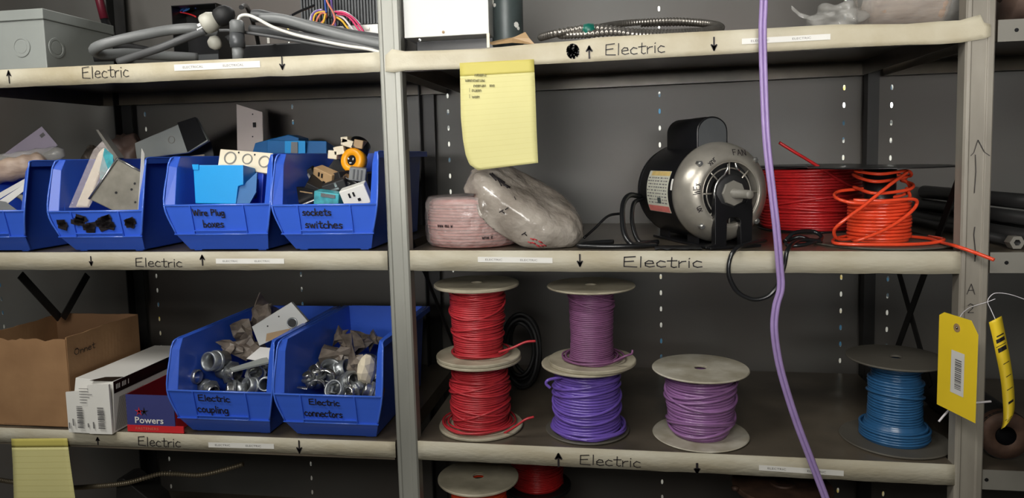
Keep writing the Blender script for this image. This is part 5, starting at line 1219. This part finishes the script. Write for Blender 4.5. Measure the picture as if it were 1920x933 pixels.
t, q, n = plate('flat_tray', 'dark flat tray with a cream strip lying behind the wire plug bin', 'tray', [(262, 294, .40), (330, 290, .41), (398, 286, .41), (402, 306, .40), (268, 312, .40)], .24, .03, 'finned', pn='tray_body')
slab('cream_strip', [(330, 296, .395), (382, 289, .395), (383, 294, .395), (331, 300, .395)], .23, .004, 'ivory', par=t)
t, q, n = plate('wall_plate', 'tall off-white switch wall plate standing behind the sky blue box', 'wall plate', [(445, 300, .41), (443, 195, .43), (492, 210, .43), (494, 300, .41)], .42, .005, 'offwhite', bevel=.001)
MB().box(P(477, 234, .419), (.007, .004, .013)).build('toggle_slot', 'black', t); 
for v in (214, 256): MB().lathe([(0, .001), (.002, .001)], P(474, v, .417), (0, -1, 0), 8).build('screw_hole', 'black', t)
# dark blue boxes at the back
t, q, n = plate('outlet_box', 'dark blue plastic outlet box with a square window standing at the back', 'electrical box', [(500, 298, .30), (500, 262, .31), (612, 264, .32), (612, 298, .31)], .3, .07, 'bluebox', 'blue outlet boxes at the back', bevel=.002, pn='box_body')
slab('window_frame', [(534, 293, .298), (534, 264, .298), (572, 264, .298), (572, 293, .298)], .298, .004, 'cyanpl', par=t); slab('window_tab', [(545, 291, .294), (546, 266, .294), (558, 266, .294), (558, 291, .294)], .294, .003, 'greycable', par=t)
plate('outlet_box', 'dark blue plastic outlet box with sloping top behind the window one', 'electrical box', [(470, 296, .39), (478, 268, .39), (540, 252, .39), (560, 258, .39), (560, 296, .39)], .39, .06, 'bluebox', 'blue outlet boxes at the back', bevel=.002, pn='box_body')
# --- bin C
t, q, n = plate('gang_box', 'ivory gang box with three round knockouts behind the sky blue box', 'electrical box', [(408, 312, .10), (413, 279, .11), (512, 287, .11), (508, 326, .10)], .1, .03, 'ivory', bevel=.0015, pn='box_body')
for (u, v, r) in ((432, 296, .0145), (464, 298, .012), (496, 303, .0135)):
    d = ray(u, v); hit = cC+d*(n.dot(q[0]-cC)/n.dot(d))-n*.0004
    MB().lathe([(r*.80, .0004), (r, .0004), (r, .0014), (r*.80, .0014), (r*.80, .0004)], hit, -n, 24, 0, False).build('knockout_ring', 'lipgrey', t)
for (u, v) in ((448, 286), (478, 290)):
    d = ray(u, v); hit = cC+d*(n.dot(q[0]-cC)/n.dot(d))-n*.0004; MB().lathe([(0, .0006), (.0022, .0006)], hit, -n, 8).build('screw_hole', 'black', t)
t, q, n = plate('outlet_box', 'sky blue plastic outlet box in the wire plug bin', 'electrical box', [(366, 381, .028), (362, 309, .040), (456, 309, .045), (456, 346, .040), (446, 349, .038), (442, 382, .030)], .03, .055, 'cyanpl', bevel=.0015, pn='box_body')
slab('shaded_side', [(443, 381, .035), (447, 350, .044), (457, 346, .047), (482, 322, .09), (480, 360, .09), (468, 381, .07)], .05, .006, 'bluebox', par=t)  # right side of the box, its shade painted as a darker blue
slab('mounting_ear', [(362, 318, .036), (360, 308, .038), (372, 308, .038), (372, 318, .036)], .03, .004, 'cyanpl', par=t)
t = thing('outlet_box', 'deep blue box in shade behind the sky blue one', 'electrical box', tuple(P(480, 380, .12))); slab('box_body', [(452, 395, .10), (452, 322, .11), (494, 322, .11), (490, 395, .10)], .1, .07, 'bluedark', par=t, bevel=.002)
slab('box_opening', [(464, 372, .098), (466, 335, .098), (482, 335, .098), (480, 372, .098)], .098, .004, 'finned', par=t)
# --- bin D
c = P(658, 300, .14); t = thing('twist_lock_plug', 'yellow ringed round plug, largest item in the sockets bin', 'plug', (c.x, .15, c.z-.03)); ax = V(-.15, -1, .12).normalized()
MB().lathe([(.011, .006), (.0125, .0), (.024, -.001), (.0275, .003), (.0285, .010), (.0285, .022), (.022, .026)], c, -ax, 36).build('yellow_ring', 'amber', t)
MB().lathe([(0, .004), (.0125, .004)], c, -ax, 20).build('plug_face', 'black', t)
for k in range(3):
    a = k*2.1+.4; MB().box(c+V(math.cos(a)*.006, -.001, math.sin(a)*.006), (.0025, .002, .005), eul(0, a, 0)).build('contact', 'steel', t)
MB().lathe([(.020, .022), (.027, .030), (.025, .055), (.012, .066), (0, .068)], c, -ax+V(0, 0, .9), 24).build('plug_body', 'black', t)
for (u, v, w_, h_) in ((640, 282, .018, .014), (655, 268, .02, .012), (676, 270, .016, .014), (628, 290, .016, .014), (650, 262, .012, .010)): MB().box(P(u, v, .16), (w_*1.35, .03, h_*1.35), eul(0, random.uniform(-.5, .5), 0)).build('terminal_block', 'ivory' if u != 676 else 'tan', t, bevel=.0015)
def device(name, label, cat, u, v, y, w_, d_, h_, rot, mt, extras=(), grp=None):
    w_, d_, h_ = w_*1.18, d_*1.1, h_*1.18; extras = [(e[0]*1.15, e[1]*1.15, e[2]*1.2, e[3]*1.2, e[4], e[5]) for e in extras]
    p = P(u, v, y); t = thing(name, label, cat, tuple(p), grp); R = eul(*rot)
    MB().box(p, (w_, d_, h_), R).build('device_body', mt, t, bevel=.002)
    for (dx, dz, ww, hh, m2, nm) in extras: MB().box(p+R @ V(dx, -d_/2-.0006, dz), (ww, .0025, hh), R).build(nm, m2, t)
    return t
sc_ = [(-.008, .006, .003, .008, 'black', 'slot'), (.0, .006, .003, .008, 'black', 'slot'), (.006, -.006, .005, .005, 'black', 'slot')]
device('receptacle', 'tan receptacle block in the middle of the sockets bin', 'receptacle', 612, 332, .12, .046, .025, .030, (.2, .35, -.3), 'tan', sc_, 'switches and sockets in the bin')
device('receptacle', 'black receptacle with bright screw at the left of the sockets bin', 'receptacle', 578, 340, .13, .040, .03, .045, (.2, -.4, .2), 'blackmatte', [(.01, .01, .004, .012, 'steel', 'screw')], 'switches and sockets in the bin')
device('receptacle', 'black receptacle under the left one in the sockets bin', 'receptacle', 572, 366, .08, .050, .03, .030, (.1, .2, .5), 'black', [(0, .008, .022, .002, 'tan', 'metal_strap')], 'switches and sockets in the bin')
device('toggle_switch', 'grey ribbed switch cube below the yellow ring', 'switch', 671, 326, .09, .030, .022, .024, (.1, .15, .3), 'greycable', [(x * .007, 0, .0025, .018, 'finned', 'rib') for x in (-1, 0, 1)], 'switches and sockets in the bin')
device('toggle_switch', 'black toggle switch with a chrome bar in front of the tan block', 'switch', 630, 352, .07, .042, .026, .026, (.2, -.3, .2), 'blackmatte', [(-.004, .0, .022, .004, 'steel', 'metal_strap'), (.004, .008, .004, .008, 'steel', 'toggle')], 'switches and sockets in the bin')
device('toggle_switch', 'dark switch leaning on the right wall under the ribbed cube', 'switch', 655, 345, .10, .030, .026, .026, (.2, .5, .2), 'black', [(.0, .0, .006, .012, 'steel', 'toggle')], 'switches and sockets in the bin')
device('outlet_box', 'small teal box low in the sockets bin', 'electrical box', 617, 374, .035, .046, .028, .030, (.1, .15, 0), 'teal', [(.004, .010, .026, .006, 'steel', 'metal_strap')], 'switches and sockets in the bin')
device('receptacle', 'white round-cornered receptacle at the right of the sockets bin', 'receptacle', 668, 366, .04, .046, .03, .036, (.2, -.3, .15), 'white', sc_, 'switches and sockets in the bin')
device('mounting_strap', 'flat steel straps lying low at the left of the sockets bin', 'strap', 578, 380, .04, .050, .012, .004, (.0, -.35, .1), 'steel', [], 'switches and sockets in the bin')
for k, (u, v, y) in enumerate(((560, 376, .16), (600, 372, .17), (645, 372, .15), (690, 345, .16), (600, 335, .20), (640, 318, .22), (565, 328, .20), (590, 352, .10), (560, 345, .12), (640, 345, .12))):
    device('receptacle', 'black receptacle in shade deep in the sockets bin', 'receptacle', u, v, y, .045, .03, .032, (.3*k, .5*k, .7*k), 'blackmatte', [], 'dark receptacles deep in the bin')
# --- fittings in the lower bins
def fit_coupling(r, L_, loc=(0, 0, 0)):
    t = thing('conduit_coupling', 'x', 'conduit fitting', loc)
    MB().lathe([(r*.80, 0), (r, 0), (r, L_), (r*.80, L_), (r*.80, 0)], (0, 0, 0), (0, 0, 1), 28, 0, True).build('tube_body', 'zinc', t, world=False, bevel=0)
    MB().lathe([(r*.99, L_*.40), (r*1.12, L_*.42), (r*1.12, L_*.58), (r*.99, L_*.60)], (0, 0, 0), (0, 0, 1), 28).build('centre_band', 'zinc', t, world=False)
    MB().lathe([(.0012, 0), (.0028, 0), (.0028, .006), (0, .006)], (0, -r*1.0, L_*.25), (0, -1, 0), 10).build('set_screw', 'steel', t, world=False)
    return t
def fit_connector(r, L_, loc=(0, 0, 0)):
    t = thing('conduit_connector', 'x', 'conduit fitting', loc)
    MB().lathe([(r*.78, 0), (r, 0), (r, L_*.55), (r*.78, L_*.55)], (0, 0, 0), (0, 0, 1), 24).build('tube_body', 'zinc', t, world=False)
    pr = [(r*.78, L_*.55)]+[(r*(.95 if i % 2 else .88), L_*.60+i*L_*.05) for i in range(8)]+[(r*.78, L_)]
    MB().lathe(pr, (0, 0, 0), (0, 0, 1), 24).build('thread', 'steel', t, world=False)
    mb = MB(); n = 16; mb.lathe([(r*.95, L_*.56), (r*1.35, L_*.56), (r*1.35, L_*.68), (r*.95, L_*.68)], (0, 0, 0), (0, 0, 1), 8, 0, False); mb.build('locknut', 'zinc', t, world=False)
    MB().lathe([(0, .010), (.0030, .010), (.0030, .002), (.0016, 0)], (0, -r*1.0, L_*.25), (0, -1, 0), 10).build('set_screw', 'steel', t, world=False)
    return t
def fit_clamp(r, loc=(0, 0, 0)):
    t = thing('conduit_strap', 'x', 'conduit fitting', loc)
    mb = MB(); rows = []
    arc = [V(-r*2.2, 0, 0), V(-r*1.2, 0, 0)]+[V(-r*math.cos(a), 0, r*math.sin(a)*1.2) for a in [PI*k/14 for k in range(15)]]+[V(r*1.2, 0, 0), V(r*2.2, 0, 0)]
    mb.grid([[p+V(0, -.006, 0) for p in arc], [p+V(0, .006, 0) for p in arc]]).build('strap_band', 'steel', t, world=False, solid=.0012)
    MB().lathe([(0, -.002), (.003, -.002), (.003, .010), (.0045, .010), (.0045, .014), (0, .014)], (r*1.7, 0, 0), (0, 0, 1), 8, 0, False).build('screw', 'zinc', t, world=False)
    return t
def fixp(u, v, y): return P(u, v, y)
HD = math.radians; fs_ = None
ce = fit_coupling(.0215, .050); ce['label'] = 'large grey conduit coupling standing open end out at the left of the coupling bin'; ce['group'] = 'fittings in the coupling bin'
def place(o, p, rot, lab, grp, first=False, s=1.0):
    q = o if first else dup(o, p, rot, lab, grp); q.rotation_euler = rot; q['label'] = lab; q['group'] = grp
    q.location = V(*p)-eul(*rot) @ V(0, 0, (.022 if 'buried' in grp else 0 if o is fs_ else .045)*s)
    if s != 1.0: q.scale = (s, s, s)
    return q
GE, GF = 'fittings in the coupling bin', 'fittings in the connector bin'
place(ce, P(393, 677, .07), (HD(78), 0, HD(-12)), 'widest grey coupling, open end facing out, at the left of the coupling bin', GE, True)
cc_ = fit_connector(.0175, .046)
place(cc_, P(372, 706, .05), (HD(90), HD(0), HD(82)), 'chromed connector lying sideways below the widest coupling, left bin of the two', GE, True)
place(ce, P(464, 722, .04), (HD(70), 0, HD(-25)), 'dark mouthed coupling at the front centre right of the coupling bin', GE, s=.80)
place(ce, P(497, 720, .05), (HD(75), 0, HD(20)), 'coupling partly cut by the right wall of the coupling bin', GE, s=.70)
place(cc_, P(425, 730, .03), (HD(80), HD(20), HD(-60)), 'hex nut connector at the front of the coupling bin', GE, s=.9)
place(cc_, P(400, 735, .05), (HD(100), HD(0), HD(60)), 'dull connector low at the front left of the coupling bin', GE, s=.95)
place(cc_, P(445, 700, .10), (HD(95), HD(0), HD(75)), 'yellowish connector behind the dark mouthed coupling', GE, s=1.1)
place(cc_, P(480, 698, .10), (HD(60), HD(0), HD(35)), 'dark connector leaning at the right of the coupling bin', GE, s=1.0)
rn = random.Random(17)
deep = 'conduit fitting half buried deep in the coupling bin'
for (key, x0, x1, grp, lab) in (('L3', -.452, -.346, GE, 'zinc fitting buried in the heap of the coupling bin'), ('L3', -.212, -.104, GF, 'zinc fitting buried in the heap of the connector bin')):
    for i in range(30):
        y = .062+(i % 10)*.026+rn.uniform(-.006, .006); z = sz(key, -.3)+.040+(i//10)*.020; x = rn.uniform(x0, x1)
        if i//10 == 2 and y < .13: continue
        
        place(ce if rn.random() < .4 else cc_, V(x, y, z), (rn.uniform(0, 3), rn.uniform(0, 3), rn.uniform(0, 6)), lab, grp+', buried ones', s=rn.uniform(.7, .95))
place(ce, P(626, 730, .035), (HD(62), 0, HD(-10)), 'bright wide coupling, open end facing out, in the connector bin', GF, s=.98)
fs = fit_clamp(.019); fs_ = fs
place(fs, P(594, 730, .04), (HD(0), HD(10), HD(10)), 'curved steel strap at the front left of the connector bin', GF, True)
place(fs, P(612, 705, .06), (HD(40), HD(60), HD(30)), 'upright steel strap behind the bright coupling', GF, s=.9)
place(cc_, P(592, 690, .09), (HD(20), HD(10), HD(0)), 'upright connector with screws at the left of the connector bin', GF, s=1.0)
place(cc_, P(575, 700, .07), (HD(10), HD(-20), HD(30)), 'thin connector left of the upright one', GF, s=.7)
place(cc_, P(664, 712, .045), (HD(70), HD(30), HD(40)), 'shiny connector right of the bright coupling', GF, s=.95)
place(cc_, P(683, 728, .03), (HD(60), HD(-30), HD(-50)), 'shiny connector at the front right corner of the connector bin', GF, s=.9)
place(cc_, P(655, 735, .03), (HD(100), HD(30), HD(-20)), 'shiny connector low beside the bright coupling', GF, s=.8)
place(cc_, P(648, 716, .07), (HD(30), HD(60), HD(20)), 'shiny connector tipped over behind the bright coupling', GF, s=.85)
place(ce, P(620, 690, .13), (HD(40), 0, HD(40)), 'dull grey coupling lying in the middle of the connector bin', GF, s=1.1)
place(ce, P(650, 690, .15), (HD(70), 0, HD(80)), 'dark coupling on its side behind the dull grey one', GF, s=1.0)
def crumple(name, label, u, v, y, sx, sy, sz_, mt, grp=None, seed=0, spike=.55):
    p0 = P(u, v, y); t = thing(name, label, 'paper', tuple(p0), grp); bm = bmesh.new(); bmesh.ops.create_icosphere(bm, subdivisions=2, radius=1); rn = random.Random(seed); vs = []; ofs = V(seed*7.3, seed*1.7, 0)
    for q in bm.verts:
        d = (.62+spike*.9*noise.noise(q.co*1.9+ofs)+rn.uniform(-.22, .22)) if spike > .3 else 1+.2*noise.noise(q.co*2+ofs)
        if spike > .3 and rn.random() < .13: d += rn.uniform(.5, 1.05)
        vs.append(p0+V(q.co.x*sx*d, q.co.y*sy*d, q.co.z*sz_*d))
    bc = -.399 if u < 560 else -.157
    for p_ in vs: p_.x = min(max(p_.x, bc-.092), bc+.092)
    mb = MB(); mb.add(vs, [tuple(w_.index for w_ in f.verts) for f in bm.faces]); bm.free(); mb.build('crumpled_sheet', mt, t); return t
KG = 'crumpled brown paper in the lower bins'
crumple('crumpled_paper', 'tall peaked piece of brown paper at the back of the coupling bin', 492, 590, .24, .038, .02, .042, 'kraft', KG, 1)
slab('paper_peak', [(468, 620, .22), (480, 568, .23), (488, 548, .24), (500, 566, .24), (526, 580, .25), (500, 620, .22)], .23, .003, 'kraft', par=[o for o in bpy.data.objects if o.name.startswith('crumpled_paper')][0])
crumple('crumpled_paper', 'brown paper wad left of the peaked one', 455, 618, .20, .038, .03, .036, 'kraft', KG, 2)
crumple('crumpled_paper', 'brown paper flap above the widest coupling', 432, 650, .15, .040, .025, .024, 'kraft', KG, 3)
crumple('crumpled_paper', 'small spike of brown paper at the left wall top', 430, 622, .22, .020, .02, .026, 'kraft', KG, 4, .8)
crumple('crumpled_paper', 'dark paper wad in the middle of the coupling bin', 470, 655, .17, .036, .03, .032, 'kraft', KG, 5)
crumple('crumpled_paper', 'rounded wad of brown paper at the back of the connector bin', 668, 642, .22, .045, .035, .036, 'kraft', KG, 6)
crumple('crumpled_paper', 'peaked paper piece at the back left of the connector bin', 636, 632, .25, .024, .02, .026, 'kraft', KG, 7, .8)
crumple('crumpled_paper', 'upright brown paper fold in the middle of the connector bin', 662, 680, .12, .022, .02, .038, 'kraft', KG, 8)
crumple('crumpled_paper', 'brown wad in shade in the connector bin', 640, 662, .18, .035, .03, .028, 'kraft', KG, 9)
crumple('crumpled_paper', 'cream paper bag lump at the right wall of the connector bin', 688, 692, .07, .020, .03, .034, 'ivory', KG, 10, .25)
crumple('crumpled_paper', 'small paper scrap at the back right of the connector bin', 700, 635, .26, .022, .02, .024, 'kraft', KG, 11)
t, q, n = plate('cover_plate', 'pale metal cover plate with a large round hole on top of the coupling bin', 'plate', [(472, 612, .15), (546, 566, .17), (577, 602, .17), (545, 622, .155), (486, 648, .13)], 0, .014, 'whitepaint', bevel=.001)
d = ray(548, 605); hit = cC+d*(n.dot(q[0]-cC)/n.dot(d))-n*.0005
MB().lathe([(0, .0003), (.0095, .0003)], hit, -n, 24).build('cable_hole', 'black', t); MB().lathe([(.0095, .0), (.0115, .0025), (.013, .0)], hit, -n, 24).build('hole_rim', 'zinc', t)
for (u, v) in ((523, 593), (502, 611)):
    d = ray(u, v); h2_ = cC+d*(n.dot(q[0]-cC)/n.dot(d))-n*.0005; MB().lathe([(0, .0003), (.002, .0003)], h2_, -n, 8).build('screw_hole', 'black', t)
slab('torn_tape', [(498, 640, .128), (500, 625, .132), (545, 615, .145), (530, 632, .135)], .13, .002, 'tan', par=t)
plate('cover_plate', 'flat grey plate lying edge on in the coupling bin', 'plate', [(430, 690, .08), (500, 668, .12), (505, 678, .11), (435, 695, .07)], 0, .004, 'greypaint')
plate('leaflet', 'pale green grey paper sheet under the holed cover plate', 'leaflet', [(462, 672, .11), (488, 650, .13), (508, 652, .13), (505, 680, .11)], 0, .003, 'papers')
# lamp in the next aisle, seen through two holes of the rear panel
a, b = P(1572, 194, 1.70), P(1690, 198, 1.70); c = (a+b)/2
M['lampglow'] = mat('lamp_glow', L(255, 255, 250), 0.5, 0, 0, emit=((1, 1, .97, 1), 9.0))
t = thing('wall_lamp', 'white lamp tube glowing through two holes of the rear panel, upper right', 'lamp', (c.x, 1.75, c.z))
MB().lathe([(0, 0), (.013, .002), (.014, .006), (.014, (b-a).length-.006), (.013, (b-a).length-.002), (0, (b-a).length)], a, b-a, 16).build('lamp_tube', 'lampglow', t)
MB().box((c.x, 1.745, c.z), (.20, .05, .05)).build('lamp_housing', 'whitepaint', t)
